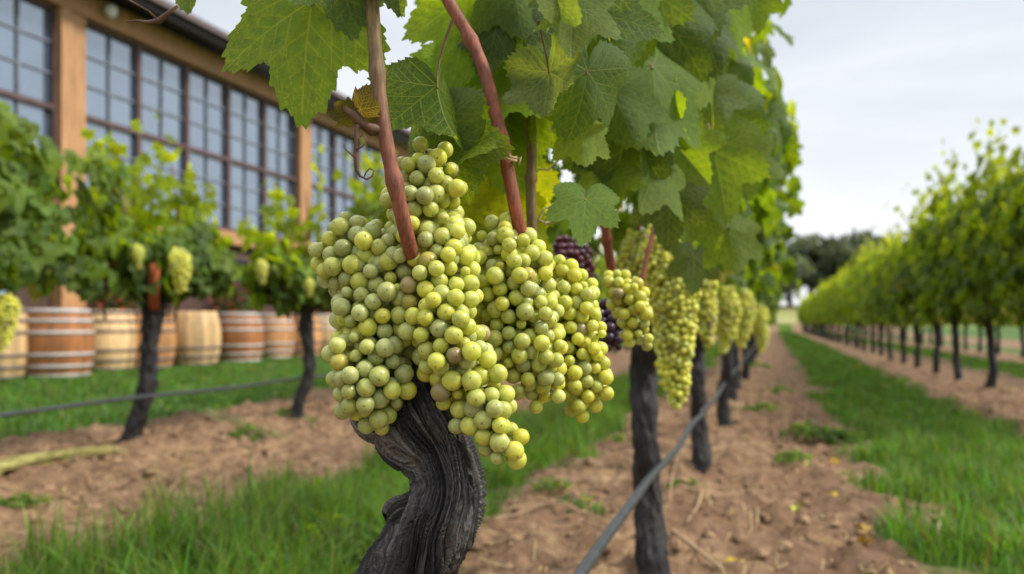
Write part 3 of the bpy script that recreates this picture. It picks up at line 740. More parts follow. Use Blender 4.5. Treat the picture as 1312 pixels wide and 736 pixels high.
for k in range(2):
    ring = [c0 + (RT * math.cos(a_) + FW * math.sin(a_)) * .0085 + UP * (.0028*k + .0012*math.sin(a_*2)) for a_ in np.linspace(0, 2*math.pi, 17)]
    mb.tube(ring, .0015, 6, cap=False)
mb.tube([c0 + RT*.008, c0 + RT*.013 + UP*.003, c0 + RT*.011 - UP*.005], [.0015, .0014, .001], 6)
mb.tube([c0 - RT*.008, c0 - RT*.016 + UP*.001, c0 - RT*.021 - UP*.003, c0 - RT*.030], [.002, .0028, .002, .0012], 6)
mb.build('tie', simple('twine', (.42,.30,.16), .85, 90), old, smooth=True)

# its grapes
def ch(*a): return [(at(px, py, z), r * .89 * z / FPX) for px, py, z, r in a]
hero_cluster(old, ch((556, 213, .715, 24), (548, 234, .712, 42), (542, 270, .715, 48), (545, 310, .715, 54)), 0.0158, 1, 'mid', 'grape cluster at the top between cane and dark leaf')
hero_cluster(old, ch((500, 345, .72, 46), (450, 315, .715, 42), (436, 338, .715, 36)), 0.0162, 2, 'left', 'pale shoulder of grapes bulging out furthest from the canes')
hero_cluster(old, ch((490, 350, .715, 56), (484, 395, .71, 58), (476, 448, .70, 50), (474, 490, .69, 55), (470, 515, .69, 36)), 0.0160, 3, 'left', 'broad greyish-green grape cluster hanging over the trunk head')
hero_cluster(old, ch((562, 330, .715, 54), (560, 385, .695, 58), (566, 430, .685, 53), (592, 478, .685, 46), (622, 525, .68, 40), (640, 564, .675, 32), (636, 580, .675, 16)), 0.0162, 4, 'mid', 'long grape cluster with its tip hanging lowest beside the trunk')
hero_cluster(old, ch((642, 300, .775, 28), (652, 340, .765, 46), (660, 390, .765, 56), (674, 440, .765, 54), (692, 475, .77, 34), (694, 496, .775, 20)), 0.0160, 6, 'mid', 'grape cluster below the tied red cane')
hero_cluster(old, ch((712, 355, .84, 28), (724, 385, .835, 46), (732, 430, .83, 43), (746, 475, .83, 34), (748, 505, .83, 28), (742, 524, .83, 13)), 0.0150, 7, 'right', 'yellow grape cluster hanging free on the side away from the trunk')
hero_cluster(old, ch((796, 364, .98, 18), (804, 382, .975, 25), (812, 408, .97, 21), (822, 430, .965, 12)), 0.0153, 8, 'right', 'short bright yellow grape cluster in front of dark grapes')
hero_cluster(old, ch((782, 402, 1.12, 16), (784, 418, 1.11, 24), (790, 440, 1.10, 15)), 0.0144, 9, 'dark', 'small purple-black grape cluster')
hero_cluster(old, ch((726, 322, 1.42, 16), (736, 334, 1.41, 22), (748, 352, 1.40, 16)), 0.0144, 10, 'red', 'dark red grape cluster in shade behind the leaf')

# its leaves
HL = lambda *a, **k: hero_leaf(old, *a, **k)
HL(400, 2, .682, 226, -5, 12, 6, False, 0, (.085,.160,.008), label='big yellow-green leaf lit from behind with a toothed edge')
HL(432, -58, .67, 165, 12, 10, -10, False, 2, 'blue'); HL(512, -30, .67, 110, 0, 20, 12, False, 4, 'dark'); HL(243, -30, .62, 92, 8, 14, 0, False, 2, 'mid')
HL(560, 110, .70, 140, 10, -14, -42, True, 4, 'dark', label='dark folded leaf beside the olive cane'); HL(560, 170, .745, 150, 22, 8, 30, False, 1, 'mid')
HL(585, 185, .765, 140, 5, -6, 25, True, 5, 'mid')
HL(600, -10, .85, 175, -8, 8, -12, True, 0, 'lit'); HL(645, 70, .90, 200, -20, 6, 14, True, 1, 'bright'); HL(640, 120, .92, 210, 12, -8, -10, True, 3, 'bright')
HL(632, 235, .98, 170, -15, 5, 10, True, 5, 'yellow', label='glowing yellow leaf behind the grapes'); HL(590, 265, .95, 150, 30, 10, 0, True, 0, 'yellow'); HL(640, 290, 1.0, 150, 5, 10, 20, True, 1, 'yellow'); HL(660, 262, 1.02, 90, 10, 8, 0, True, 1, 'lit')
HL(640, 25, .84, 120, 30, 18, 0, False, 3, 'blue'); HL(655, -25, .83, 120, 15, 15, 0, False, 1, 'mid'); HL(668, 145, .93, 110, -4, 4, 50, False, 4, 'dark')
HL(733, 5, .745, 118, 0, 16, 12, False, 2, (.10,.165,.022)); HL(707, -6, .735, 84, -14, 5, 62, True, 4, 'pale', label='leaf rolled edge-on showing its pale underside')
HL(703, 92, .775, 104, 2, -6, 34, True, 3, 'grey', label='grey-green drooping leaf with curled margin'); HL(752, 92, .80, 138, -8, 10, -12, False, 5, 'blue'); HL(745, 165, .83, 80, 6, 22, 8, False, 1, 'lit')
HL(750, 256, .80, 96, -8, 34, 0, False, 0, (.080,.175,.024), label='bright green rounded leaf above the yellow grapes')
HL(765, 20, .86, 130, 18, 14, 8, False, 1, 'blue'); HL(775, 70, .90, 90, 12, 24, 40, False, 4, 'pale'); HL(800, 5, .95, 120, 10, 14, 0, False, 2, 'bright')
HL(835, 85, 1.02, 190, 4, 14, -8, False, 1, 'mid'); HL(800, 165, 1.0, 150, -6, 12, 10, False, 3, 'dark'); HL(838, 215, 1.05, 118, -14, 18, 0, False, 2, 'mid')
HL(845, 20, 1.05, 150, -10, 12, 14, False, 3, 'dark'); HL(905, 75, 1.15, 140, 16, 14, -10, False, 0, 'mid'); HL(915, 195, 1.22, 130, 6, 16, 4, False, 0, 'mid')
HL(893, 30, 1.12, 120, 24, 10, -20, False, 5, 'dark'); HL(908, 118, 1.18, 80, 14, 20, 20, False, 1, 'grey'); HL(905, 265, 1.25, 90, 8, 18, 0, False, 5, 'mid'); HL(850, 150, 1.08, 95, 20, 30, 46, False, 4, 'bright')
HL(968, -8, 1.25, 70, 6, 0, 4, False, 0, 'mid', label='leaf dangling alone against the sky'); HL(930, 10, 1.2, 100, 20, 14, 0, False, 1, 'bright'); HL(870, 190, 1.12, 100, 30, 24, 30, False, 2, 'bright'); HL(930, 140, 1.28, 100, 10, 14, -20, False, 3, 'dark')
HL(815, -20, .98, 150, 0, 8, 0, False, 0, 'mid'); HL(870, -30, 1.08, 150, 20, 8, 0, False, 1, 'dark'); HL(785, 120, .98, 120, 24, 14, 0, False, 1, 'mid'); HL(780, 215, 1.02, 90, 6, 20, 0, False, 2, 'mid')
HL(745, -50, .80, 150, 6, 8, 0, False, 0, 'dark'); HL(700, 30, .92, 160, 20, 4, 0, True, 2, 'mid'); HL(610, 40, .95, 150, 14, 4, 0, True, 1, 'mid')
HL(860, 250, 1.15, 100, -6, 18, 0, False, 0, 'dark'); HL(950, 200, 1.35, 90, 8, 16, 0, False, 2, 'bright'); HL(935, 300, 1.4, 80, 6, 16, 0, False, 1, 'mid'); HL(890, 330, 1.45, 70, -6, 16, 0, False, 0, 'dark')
HL(462, 140, .648, 52, 75, 40, 50, False, 3, dry_col, pet=False, label='small withered brown leaf at the node of the olive cane'); HL(446, 146, .65, 40, -60, 30, -60, False, 5, dry_col, pet=False); HL(487, 275, .73, 60, -40, 20, 50, True, 4, 'lit', pet=False)

# ------------------------------------------------------------------ the other vines
FOL_NEAR = [make_foliage(430, 1.75, .95, 2.05, .25, 84, 4, 21 + k, 5, (.06,.092)) for k in range(2)]
FOL = [make_foliage(480, 1.95, .72, 1.82, .25, 34, 2, 31 + k, 10, (.075,.12), .62) for k in range(4)]
FOL_FIRST = make_foliage(470, 1.6, .98, 1.74, .25, 40, 3, 140, 6, (.075,.115), .4)
FOL_LAWN = [make_foliage(190, .90, (.98, 1.05, 1.02)[k], (1.62, 1.42, 1.40)[k], .20, 40, 3, 131 + k, 10, (.08,.13), .68) for k in range(3)]
FOL_FAR = [make_foliage(470, 1.95, .72, 1.95, .27, 14, 1, 41 + k, 5, (.07,.11), .45) for k in range(3)]
TRUNK = [gnarl(trunk_paths(60 + k, lean=(-.03, .04, .0, .05)[k]), 'trunk', M_BARK2, seed=20 + 3*k, twist=4.0, amp=.8, nseg=72, res=.009, ffreq=(2.4, 5, 9)) for k in range(4)]
BUNCH = [bunch_mesh((.19, .15, .22)[k], (.048, .043, .05)[k], .0165, 70 + k, ('right', 'mid', 'right')[k]) for k in range(3)]
BUNCH_FAR = [bunch_mesh(.16, .045, .022, 80 + k, 'mid', IV1, IF1) for k in range(2)]
def vine_canes(seed, n=3):
    r = random.Random(seed); out = []
    for k in range(n):
        y = r.uniform(-.4, .4); mb = cane_mesh([(r.uniform(-.02, .02), y, .80), (r.uniform(-.04, .04), y + r.uniform(-.04, .04), 1.0), (r.uniform(-.08, .08), y + r.uniform(-.1, .1), 1.35), (r.uniform(-.1, .1), y + r.uniform(-.15, .15), 1.8)], .0075, .005, n=7, t1=.6)
        o = mb.build('cane', M_CANE, smooth=True); out.append(o.data); bpy.data.objects.remove(o)
    return out
CANES = [vine_canes(90 + k) for k in range(3)]
def make_vine(fol, trunk, bunches, canes, nb, seed, label, loc, rz=0.0, group=None, hs=1.0):
    v = thing('grapevine', label, 'grapevine', loc, rz, group); r = random.Random(seed)
    link('trunk', trunk, v); f = link('foliage', fol, v); f.scale = (1, 1, hs) if hs != 1 else (1, 1, 1)
    for c_ in canes: link('cane', c_, v)
    for k in range(nb):
        y = -.7 + 1.4 * (k + r.random()) / nb
        o = link('grape_cluster', bunches[r.randrange(len(bunches))], v, (r.choice((-1, 1)) * r.uniform(.12, .24), y, r.uniform(.80, .95))); o.rotation_euler = (0, 0, r.uniform(0, 6)); s = r.uniform(.8, 1.15); o.scale = (s, s, s)
    return v
# central row, behind the old vine
ROW = -.345
near_lab = ['straight black-trunked grapevine directly behind the gnarled old one, hose crossing its trunk',
            'grapevine with thick dark trunk, third in the central row behind the hose end',
            'grapevine with slim slanting dark trunk, fourth in the central row',
            'grapevine fifth in the central row, its foot partly hidden by the slanting trunk']
near_y = (2.28, 3.97, 5.46, 7.1)
near = []
for k, y in enumerate(near_y):
    v = make_vine(FOL_NEAR[k % 2], TRUNK[(2, 2, 1, 0)[k]], BUNCH, CANES[k % 3], (0, 0, 3, 5)[k], 200 + k, near_lab[k], (ROW + (.0, .0, .03, .0)[k], y, 0), (0, 3.4, .25, 3.0)[k]); near.append(v)
v2, v3, v4 = near[:3]
v3.rotation_euler = (0, 0, 0)
hero_cluster(v2, ch((845, 300, 1.80, 20), (846, 325, 1.78, 33), (862, 370, 1.76, 36), (864, 420, 1.76, 30), (864, 470, 1.76, 23), (868, 515, 1.76, 11)), 0.0156, 12, 'right', 'long yellow grape cluster hanging lowest in front of the trunk')
hero_cluster(v2, ch((815, 310, 1.9, 16), (812, 335, 1.88, 24), (820, 365, 1.86, 14)), 0.0152, 13, 'mid', 'small greenish grape cluster up in the leaves')
hero_cluster(v3, ch((902, 338, 2.5, 12), (902, 365, 2.48, 17), (904, 400, 2.46, 16), (906, 438, 2.46, 8)), 0.0156, 14, 'right', None or 'slim yellow grape cluster on the alley side')
hero_cluster(v3, ch((932, 375, 3.1, 10), (934, 395, 3.1, 16), (930, 425, 3.1, 13), (928, 448, 3.1, 6)), 0.0156, 15, 'right', 'yellow grape cluster further back on the alley side', 60)
hero_cluster(v3, ch((955, 378, 3.5, 8), (955, 398, 3.5, 14), (951, 425, 3.5, 11), (949, 442, 3.5, 5)), 0.0156, 16, 'right', 'yellow grape cluster at the far end of the vine', 60)

proto, protof = [], []
cnt = 0
def row_vine(x, y, seed, label, group, far, hs=1.0):
    r = random.Random(seed); rz = r.choice((0, math.pi)) + r.uniform(-.08, .08); loc = (x + r.uniform(-.03, .03), y + r.uniform(-.08, .08), float(ground_base(np.array([x]), np.array([y]))[0]) - .03)
    lst = protof if far else proto
    if len(lst) < (3 if far else 4):
        k = len(lst)
        v = make_vine((FOL_FAR if far else FOL)[k], TRUNK[k], BUNCH_FAR if far else BUNCH, [] if far else CANES[k % 3], 4 if far else 6, seed, label, loc, rz, group); lst.append(v)
    else:
        v = copy_tree(lst[r.randrange(len(lst))], None, loc, rz, label, group)
        if group is None and 'group' in v: del v['group']
    v.scale = (1, 1, hs * r.uniform(.95, 1.06)); return v
y = 8.7; k = 0
while y < 66:
    row_vine(ROW, y, 300 + k, 'grapevine far down the central row where its dark trunks merge', 'far vines of the central row', y > 16); y += 1.6; k += 1
# row in front of the lawn, by the building
LX = -3.5
CROOKED = {1: [([(158, 590, 4.75), (164, 568, 4.75), (178, 532, 4.76), (189, 490, 4.77), (192, 440, 4.78), (197, 395, 4.78), (199, 372, 4.78)], [.07, .058, .05, .052, .052, .066, .04]), ([(197, 395, 4.78), (165, 372, 4.75), (110, 362, 4.6)], [.04, .028, .018]), ([(197, 395, 4.78), (225, 370, 4.9), (270, 360, 5.1)], [.04, .028, .018])],
           2: [([(378, 556, 5.93), (380, 538, 5.93), (384, 512, 5.94), (394, 486, 5.95), (396, 450, 5.95), (392, 415, 5.95), (394, 385, 5.95)], [.065, .052, .044, .046, .046, .055, .035]), ([(393, 400, 5.95), (370, 378, 5.9), (330, 370, 5.7)], [.04, .026, .016]), ([(393, 400, 5.95), (420, 378, 6.1), (450, 372, 6.3)], [.04, .026, .016])]}
for k, (px_y, lab) in enumerate([(2.42, 'grapevine cut off by the picture edge, dark leaves before the first window'),
                                 (3.84, 'grapevine with black crooked trunk before the barrels and two yellow clusters at its head'),
                                 (5.13, 'slender crooked grapevine before the barrels, beside the big grape clusters'),
                                 (6.55, 'grapevine in the lawn row half hidden behind the front grapes')]):
    v = make_vine(FOL_LAWN[k % 3] if k else FOL_FIRST, TRUNK[(0, 1, 3, 2)[k]] if k not in (1, 2) else gnarl([([at(a, b_, z) - Vector(((-3.5, -3.62, -3.42)[k], px_y, -.03)) for a, b_, z in pl], rl_)for pl, rl_ in CROOKED[k]], 'trunk', M_BARK2, seed=33 + k, twist=4.0, amp=.8, nseg=72, res=.009, ffreq=(2.4, 5, 9)), BUNCH, CANES[k % 3], (6, 0, 0, 4)[k], 240 + k, lab, ((-3.5, -3.62, -3.42, -3.45)[k], px_y, -.03), (.1, 0, 0, 3.2)[k], hs=(1.0, .93, .9, 1.0)[k])
    v.children[1].location.y = (0, -.10, -.20, 0)[k]
    if k == 1:
        for (px, py, s, z) in [(230, 322, 1.2, 4.42), (176, 316, .8, 4.4), (105, 330, .9, 4.2), (45, 335, .9, 4.0)]:
            w = at(px, py, z); o = link('grape_cluster', BUNCH[(2, 1, 1, 0)[int(px / 70) % 4]], v); o.matrix_local = v.matrix_basis.inverted() @ Matrix.Translation(w) @ Matrix.Scale(s, 4)
        mb = MB(); mb.tube([at(a_, b_, z_) - Vector((-3.62, px_y, -.03)) for a_, b_, z_ in ((198, 394, 4.71), (196, 370, 4.60), (198, 340, 4.50))], [.030, .032, .028], 10); mb.build('graft_sleeve', simple('orange_sleeve', (.42,.11,.04), .6, 30), v, smooth=True)
    if k == 2:
        for (px, py, s, z) in [(335, 335, 1.0, 5.45), (396, 358, .75, 5.5), (290, 365, .7, 5.6)]:
            w = at(px, py, z); o = link('grape_cluster', BUNCH[1], v); o.matrix_local = v.matrix_basis.inverted() @ Matrix.Translation(w) @ Matrix.Scale(s, 4)
    proto_l = v
y = 8.0; k = 0
while y < 27:
    row_vine(LX, y, 350 + k, 'grapevine of the lawn row hidden for the most part behind the front vine', 'hidden vines of the lawn row', y > 14); y += 1.45; k += 1
# rows on the other side of the grass alley
RX = 2.22
rl = ['tall dark grapevine cut by the picture edge, nearest in the row across the grass alley', 'grapevine across the grass alley with the tallest shoot against the sky', 'grapevine across the grass alley, third trunk from the picture edge', 'grapevine across the grass alley, fourth trunk from the picture edge']
y = 6.6; k = 0
while y < 66:
    row_vine(RX, y, 400 + k, rl[k] if k < 4 else 'grapevine farther down the row across the grass alley', None if k < 4 else 'far vines across the grass alley', y > 17, 1.12 if y < 14 else 1.05); y += 1.5; k += 1
y = 12.0; k = 0
while y < 60:
    row_vine(4.82, y, 460 + k, 'grapevine of the second row beyond the grass alley, seen through the trunks', 'vines of the second row beyond the alley', True); y += 1.6; k += 1

# ------------------------------------------------------------------ drip hoses
def hose(name, label, X, ys, h, r, sag, seed):
    rr = random.Random(seed); pts = [Vector((X + rr.uniform(-.006, .006), y_, h + sag * math.sin(y_ * 3.9) + rr.uniform(-.004, .004))) for y_ in ys]
    mb = MB(); mb.tube(catmull([tuple(p) for p in pts], len(pts) * 4).tolist(), r, 10); o = mb.build(name, M_HOSE, smooth=True); tag(o, label, 'hose'); return o
M_HOSE = simple('hose_rubber', (.045,.048,.055), .42, 40, spec=.5)
hose('drip_hose', 'grey-black drip hose running past the central trunks', ROW + .045, list(np.arange(.85, 3.6, .3)) + list(np.arange(3.7, 60, .8)), .345, .0105, .003, 1)
hose('drip_hose', 'thin black drip hose along the lawn row', LX + .05, list(np.arange(.3, 28, .8)), .32, .012, .004, 2)

# ------------------------------------------------------------------ building
M_WOOD = simple('oiled_timber', (.47,.25,.115), .55, 6, .3, stretch=(3, 3, .35))
M_DARKW = simple('dark_roof_edge', (.040,.030,.028), .6, 8)
M_WALL = simple('brown_wall', (.085,.046,.036), .8, 5, .35)
M_MULL = simple('dark_bronze_frame', (.12,.072,.068), .5, 10)
M_MUNT = simple('grey_glazing_bar', (.20,.225,.27), .5, 10)
M_WHITE = simple('white_enamel', (.8,.8,.78), .4, 10, .05)
m, n, l = new_mat('window_glass'); vec = objcoord(n)
rnd = n.new('ShaderNodeObjectInfo').outputs['Random']
b, o_ = principled(n, l, mixc(n, l, math_n(n, l, 'MULTIPLY', noise(n, l, vec, .9, 3), math_n(n, l, 'ADD', rnd, .5)), (.025,.045,.085), (.12,.17,.24)), .04, .5, noise(n, l, vec, 1.3, 2), .05, .05)
b.inputs['IOR'].default_value = 3.9; b.inputs['Specular Tint'].default_value = (.84, .92, 1.0, 1)
M_GLASS = m
WX = -10.6; P0, PS = 9.49, 6.46; Y0, Y1 = P0 - 2*PS, P0 + 2*PS + .2
bl = thing('winery_building', 'long timber-framed winery hall with tall gridded windows behind the barrels', 'building', (WX, 10, 0)); O = Vector((WX, 10, 0))
def bb(name, mat, boxes, parent=bl, **kw):
    mb = MB()
    for x0, x1, y0, y1, z0, z1 in boxes: mb.box(x0-O.x, x1-O.x, y0-O.y, y1-O.y, z0-O.z, z1-O.z)
    return mb.build(name, mat, parent, **kw)
bb('wall', M_WALL, [(WX-.30, WX-.05, Y0, Y1, -.2, 2.35), (WX-10, WX-.3, Y0, Y0+.2, -.2, 5.9), (WX-10, WX-.3, Y1-.2, Y1, -.2, 5.9), (WX-10.2, WX-10, Y0, Y1, -.2, 5.9), (WX-.45, WX-.32, Y0, Y1, 2.35, 6.0)])
for k in range(5):
    y = P0 + (k - 2) * PS
    bb('column', M_WOOD, [(WX-.12, WX+.16, y-.24, y-.015, -.2, 5.66), (WX-.12, WX+.13, y+.015, y+.24, -.2, 5.66), (WX-.10, WX+.10, y-.015, y+.015, -.2, 5.66)])
bb('beam', M_WOOD, [(WX-.14, WX+.18, Y0-.2, Y1, 5.66, 6.06)]); bb('sill_beam', M_WOOD, [(WX-.14, WX+.10, Y0, Y1, 2.36, 2.62)])
mb = MB(); v = [(WX+.72, 6.0), (WX+.72, 6.26), (WX-5, 8.2), (WX-10.8, 6.26), (WX-10.8, 6.0), (WX-5, 7.9)]
vv = [(a-O.x, yy-O.y, z) for yy in (Y0-.8, Y1+.5) for a, z in v]
mb._add(vv, [(0,1,7,6),(1,2,8,7),(2,3,9,8),(3,4,10,9),(4,5,11,10),(5,0,6,11),(0,5,2,1),(5,4,3,2),(6,7,8,11),(11,8,9,10)]); mb.build('roof', M_DARKW, bl)
bb('gutter', simple('gutter_metal', (.13,.10,.095), .5, 10), [(WX+.723, WX+.83, Y0-.8, Y1+.5, 6.12, 6.23)])
def window(y0, y1):
    fr = bb('window', M_MULL, [(WX-.10, WX+.06, y0, y0+.045, 2.63, 5.655), (WX-.10, WX+.06, y1-.045, y1, 2.63, 5.655), (WX-.10, WX+.05, y0+.045, y1-.045, 2.63, 2.70), (WX-.10, WX+.05, y0+.045, y1-.045, 5.59, 5.655), (WX-.10, WX+.05, y0+.045, y1-.045, 4.05, 4.13)])
    bb('pane', M_GLASS, [(WX-.06, WX-.03, y0+.04, y1-.04, 2.69, 5.60)], fr)
    ym = (y0 + y1) / 2; mu = [(WX-.028, WX+.01, ym-.018, ym+.018, 2.70, 4.05), (WX-.028, WX+.01, ym-.018, ym+.018, 4.13, 5.59)]
    for z0, z1 in ((2.70, 4.05), (4.13, 5.59)):
        for f in (1/3, 2/3):
            zz = z0 + (z1-z0)*f; mu += [(WX-.027, WX+.004, y0+.046, ym-.018, zz-.016, zz+.016), (WX-.027, WX+.004, ym+.018, y1-.046, zz-.016, zz+.016)]
    bb('glazing_bars', M_MUNT, mu, fr)
for k in range(-2, 2):
    a = P0 + k*PS + .245; bnd = P0 + (k+1)*PS - .245; w = (bnd - a) / 5
    for j in range(5): window(a + j*w, a + (j+1)*w)
# doors and low windows in the base wall
M_DG = simple('dark_door', (.02,.024,.022), .3, 6)
for k in range(-1, 2):
    for f in (.22, .62):
        y = P0 + k*PS + f*PS; fr = bb('door', M_MULL, [(WX-.05, WX+.02, y-.55, y-.47, 0, 2.15), (WX-.05, WX+.02, y+.47, y+.55, 0, 2.15), (WX-.05, WX+.02, y-.47, y+.47, 2.07, 2.15)]); bb('pane', M_DG, [(WX-.05, WX-.01, y-.47, y+.47, 0, 2.07)], fr)
y = 8.05; fr = bb('window', M_MULL, [(WX-.05, WX+.02, y-.40, y+.42, .85, .90), (WX-.05, WX+.02, y-.40, y+.42, 1.52, 1.57), (WX-.05, WX+.02, y-.405, y-.375, .85, 1.57), (WX-.05, WX+.02, y+.395, y+.425, .85, 1.57)]); bb('pane', simple('low_window_pane', (.22,.30,.36), .2, 4), [(WX-.05, WX+.0, y-.37, y+.39, .905, 1.515)], fr)
mb = MB(); mb.lathe([(0.001, -.11), (.06, -.09), (.095, -.03), (.095, .03), (.06, .09), (.001, .11)], 16, c=tuple(Vector((WX+.32, 10.05, 5.86)) - O)); mb.box(.18, .30, 10.02-10, 10.08-10, 5.83, 5.89); mb.build('lamp', M_WHITE, bl, smooth=True)

# ------------------------------------------------------------------ barrels
def barrel_wood():
    m, n, l = new_mat('barrel_oak'); vec = objcoord(n); st = attr(n, 'va')
    mp = N(n, 'ShaderNodeMapping'); mp.inputs['Scale'].default_value = (6, 6, .7); l.new(vec, mp.inputs[0])
    f = noise(n, l, mp.outputs[0], 5, 4); c = mixc(n, l, 1.0, objcolor(n), ramp(n, l, f, [(.3, .7), (.7, 1.25)]), 'MULTIPLY')
    c = mixc(n, l, 1.0, c, ramp(n, l, st, [(0.0, .72), (1.0, 1.2)]), 'MULTIPLY'); principled(n, l, c, .6, .35, f, .3, .01); return m
M_OAK = barrel_wood(); M_HOOP = simple('barrel_hoop', (1, 1, 1), .45, 12, .25, spec=.5, use_obj=True)
RB = .46; HB = .96
def brad(z): u = (z / HB - .5) * 2; return RB * (1 - .17 * u * u)
rs = random.Random(5); sv = [rs.random() for _ in range(32)]
mb = MB(); mb.lathe([(brad(z), z) for z in np.linspace(0, HB, 15)] + [(brad(HB) - .03, HB), (brad(HB) - .035, HB - .04)], 96, a=lambda k: sv[k // 3]); BODY = mb.build('barrel_body', M_OAK, smooth=True)
mb = MB(); mb.lathe([(brad(HB)-.034, HB-.04), (.2, HB-.038), (.001, HB-.038)], 32); HEAD = mb.build('head', M_OAK)
HOOPS = []
for zc, w in ((.035, .055), (.17, .045), (.33, .045), (.63, .045), (.79, .045), (.925, .055)):
    mb = MB(); mb.lathe([(brad(zc-w/2)+.002, zc-w/2), (brad(zc-w/2)+.008, zc-w/2), (brad(zc+w/2)+.008, zc+w/2), (brad(zc+w/2)+.002, zc+w/2)], 48); HOOPS.append(mb.build('hoop', M_HOOP, smooth=True))
body_d, head_d, hoop_d = BODY.data, HEAD.data, [h_.data for h_ in HOOPS]
for o in [BODY, HEAD] + HOOPS: bpy.data.objects.remove(o)
BROWN, PALE, TAN = (.40,.155,.055), (.66,.43,.21), (.52,.25,.10)
GALV, DARKH = (.50,.485,.47), (.14,.12,.11)
blist = [(-4, -9.9, PALE, DARKH, 0, 'pale oak barrel cut by the picture edge'), (74, -9.45, BROWN, GALV, 0, 'dark brown barrel with bright white hoops standing furthest forward'), (137, -10.08, PALE, DARKH, 0, 'pale oak barrel half behind the dark one with white hoops'),
         (187, -9.85, TAN, DARKH, 0, 'reddish brown barrel behind the black crooked vine trunk'), (248, -9.75, PALE, DARKH, 1, 'palest oak barrel without hoops near its top'), (306, -9.8, BROWN, GALV, 0, 'brown barrel with white hoops under the two grape clusters'),
         (349, -10.1, TAN, GALV, 0, 'brown barrel set back beside the white-hooped one'), (385, -9.85, TAN, DARKH, 0, 'brown barrel behind the slender crooked vine trunk'), (413, -10.05, PALE, GALV, 0, 'pale barrel just right of the slender trunk'), (434, -9.8, BROWN, DARKH, 0, 'brown barrel last before the front grapes'),
         (458, -9.85, TAN, DARKH, 0, 'brown barrel hidden behind the front grapes')]
for px, X, wc, hc, skip, lab in blist:
    p = on_x(px, X); s = 1.0
    t_ = thing('barrel', lab, 'barrel', (p.x, p.y, -.01), random.uniform(0, 6), 'oak barrels lined up before the building')
    j = random.uniform(.9, 1.1); link('barrel_body', body_d, t_, color=[c_*j for c_ in wc]); link('head', head_d, t_, color=[c_*j*.9 for c_ in wc])
    for k, hd in enumerate(hoop_d):
        if skip and k >= 3: continue
        link('hoop', hd, t_, color=hc if not (wc is PALE and k < 3) else DARKH)

# red-flowering shrubs against the base wall
def shrub_mesh(n_, R, H, seed, cols, size):
    r = np.random.default_rng(seed); u = r.normal(size=(n_, 3)); u /= np.linalg.norm(u, axis=1)[:, None]; u *= r.random((n_, 1)) ** .4
    P = u * np.array([R, R*1.6, H*.5]) + np.array([0, 0, H*.55]); a = r.normal(size=(n_, 3)); a /= np.linalg.norm(a, axis=1)[:, None]; b_ = np.cross(a, r.normal(size=(n_, 3))); b_ /= np.linalg.norm(b_, axis=1)[:, None]
    s = r.uniform(.6, 1.2, (n_, 1)) * size; V = np.stack([P - a*s, P + b_*s*.5, P + a*s, P - b_*s*.5], 1).reshape(-1, 3); q = np.arange(n_)[:, None]*4 + np.arange(4)
    c_ = np.array(cols)[r.integers(0, len(cols), n_)] * r.uniform(.7, 1.3, (n_, 1))
    return mesh_np('foliage', V, quads=q, mats=[M_GRASS], cattr={'leafcol': np.repeat(c_, 4, 0)})
sg = [shrub_mesh(900, .35, 1.5, 1, [(.04,.08,.02), (.06,.09,.03)], .07), shrub_mesh(420, .38, 1.7, 2, [(.40,.05,.03), (.45,.10,.06), (.30,.03,.03)], .05)]
for px, lab in ((160, 'red-leaved shrub against the base wall behind the black crooked trunk'), (300, 'red-leaved shrub against the base wall under the window sill'), (424, 'bright red shrub against the base wall near the front grapes')):
    p = on_x(px, -10.2); t_ = thing('shrub', lab, 'shrub', (p.x - .05, p.y, -.02), random.uniform(-.2, .2)); link('foliage', sg[0], t_); link('flowers', sg[1], t_)['kind'] = 'stuff'

# ------------------------------------------------------------------ trees on the skyline
def tree_crown(seed, R, H, n_=2600):
    r = np.random.default_rng(seed); cl = r.normal(size=(22, 3)); cl /= np.linalg.norm(cl, axis=1)[:, None]; cl *= r.uniform(.35, .95, (22, 1)); cr = r.uniform(.22, .42, 22)
    i = r.integers(0, 22, n_); u = r.normal(size=(n_, 3)); u /= np.linalg.norm(u, axis=1)[:, None]; P = (cl[i] + u * cr[i][:, None] * r.random((n_, 1)) ** .35) * np.array([R, R, H*.42]) + np.array([0, 0, H*.58])
    a = r.normal(size=(n_, 3)); a /= np.linalg.norm(a, axis=1)[:, None]; b_ = np.cross(a, r.normal(size=(n_, 3))); b_ /= np.linalg.norm(b_, axis=1)[:, None]
    s = r.uniform(.18, .42, (n_, 1)); V = np.stack([P - a*s, P + b_*s*.7, P + a*s, P - b_*s*.7], 1).reshape(-1, 3); q = np.arange(n_)[:, None]*4 + np.arange(4)
    c_ = np.array([.075,.094,.060]) * r.uniform(.6, 1.5, (22, 1))[i] * r.uniform(.8, 1.2, (n_, 1))  # grey-green: slight distance haze is put into the crown colour
    return mesh_np('crown', V, quads=q, mats=[M_GRASS], cattr={'leafcol': np.repeat(c_, 4, 0)})
crowns = [tree_crown(k, 5.2, 8.2) for k in range(3)]
mb = MB(); mb.tube([(0,0,-.3), (.1,0,2), (-.1,.1,5), (.2,0,8)], [.38, .3, .22, .08], 10)
for a_ in range(6):
    th = a_ * 1.05; mb.tube([(0, 0, 3 + .5*a_), (1.2*math.cos(th), 1.2*math.sin(th), 4.6 + .5*a_), (2.6*math.cos(th), 2.6*math.sin(th), 6 + .4*a_)], [.14, .09, .03], 7)
tr_o = mb.build('trunk', M_BARK2, smooth=True); tr_d = tr_o.data; bpy.data.objects.remove(tr_o)
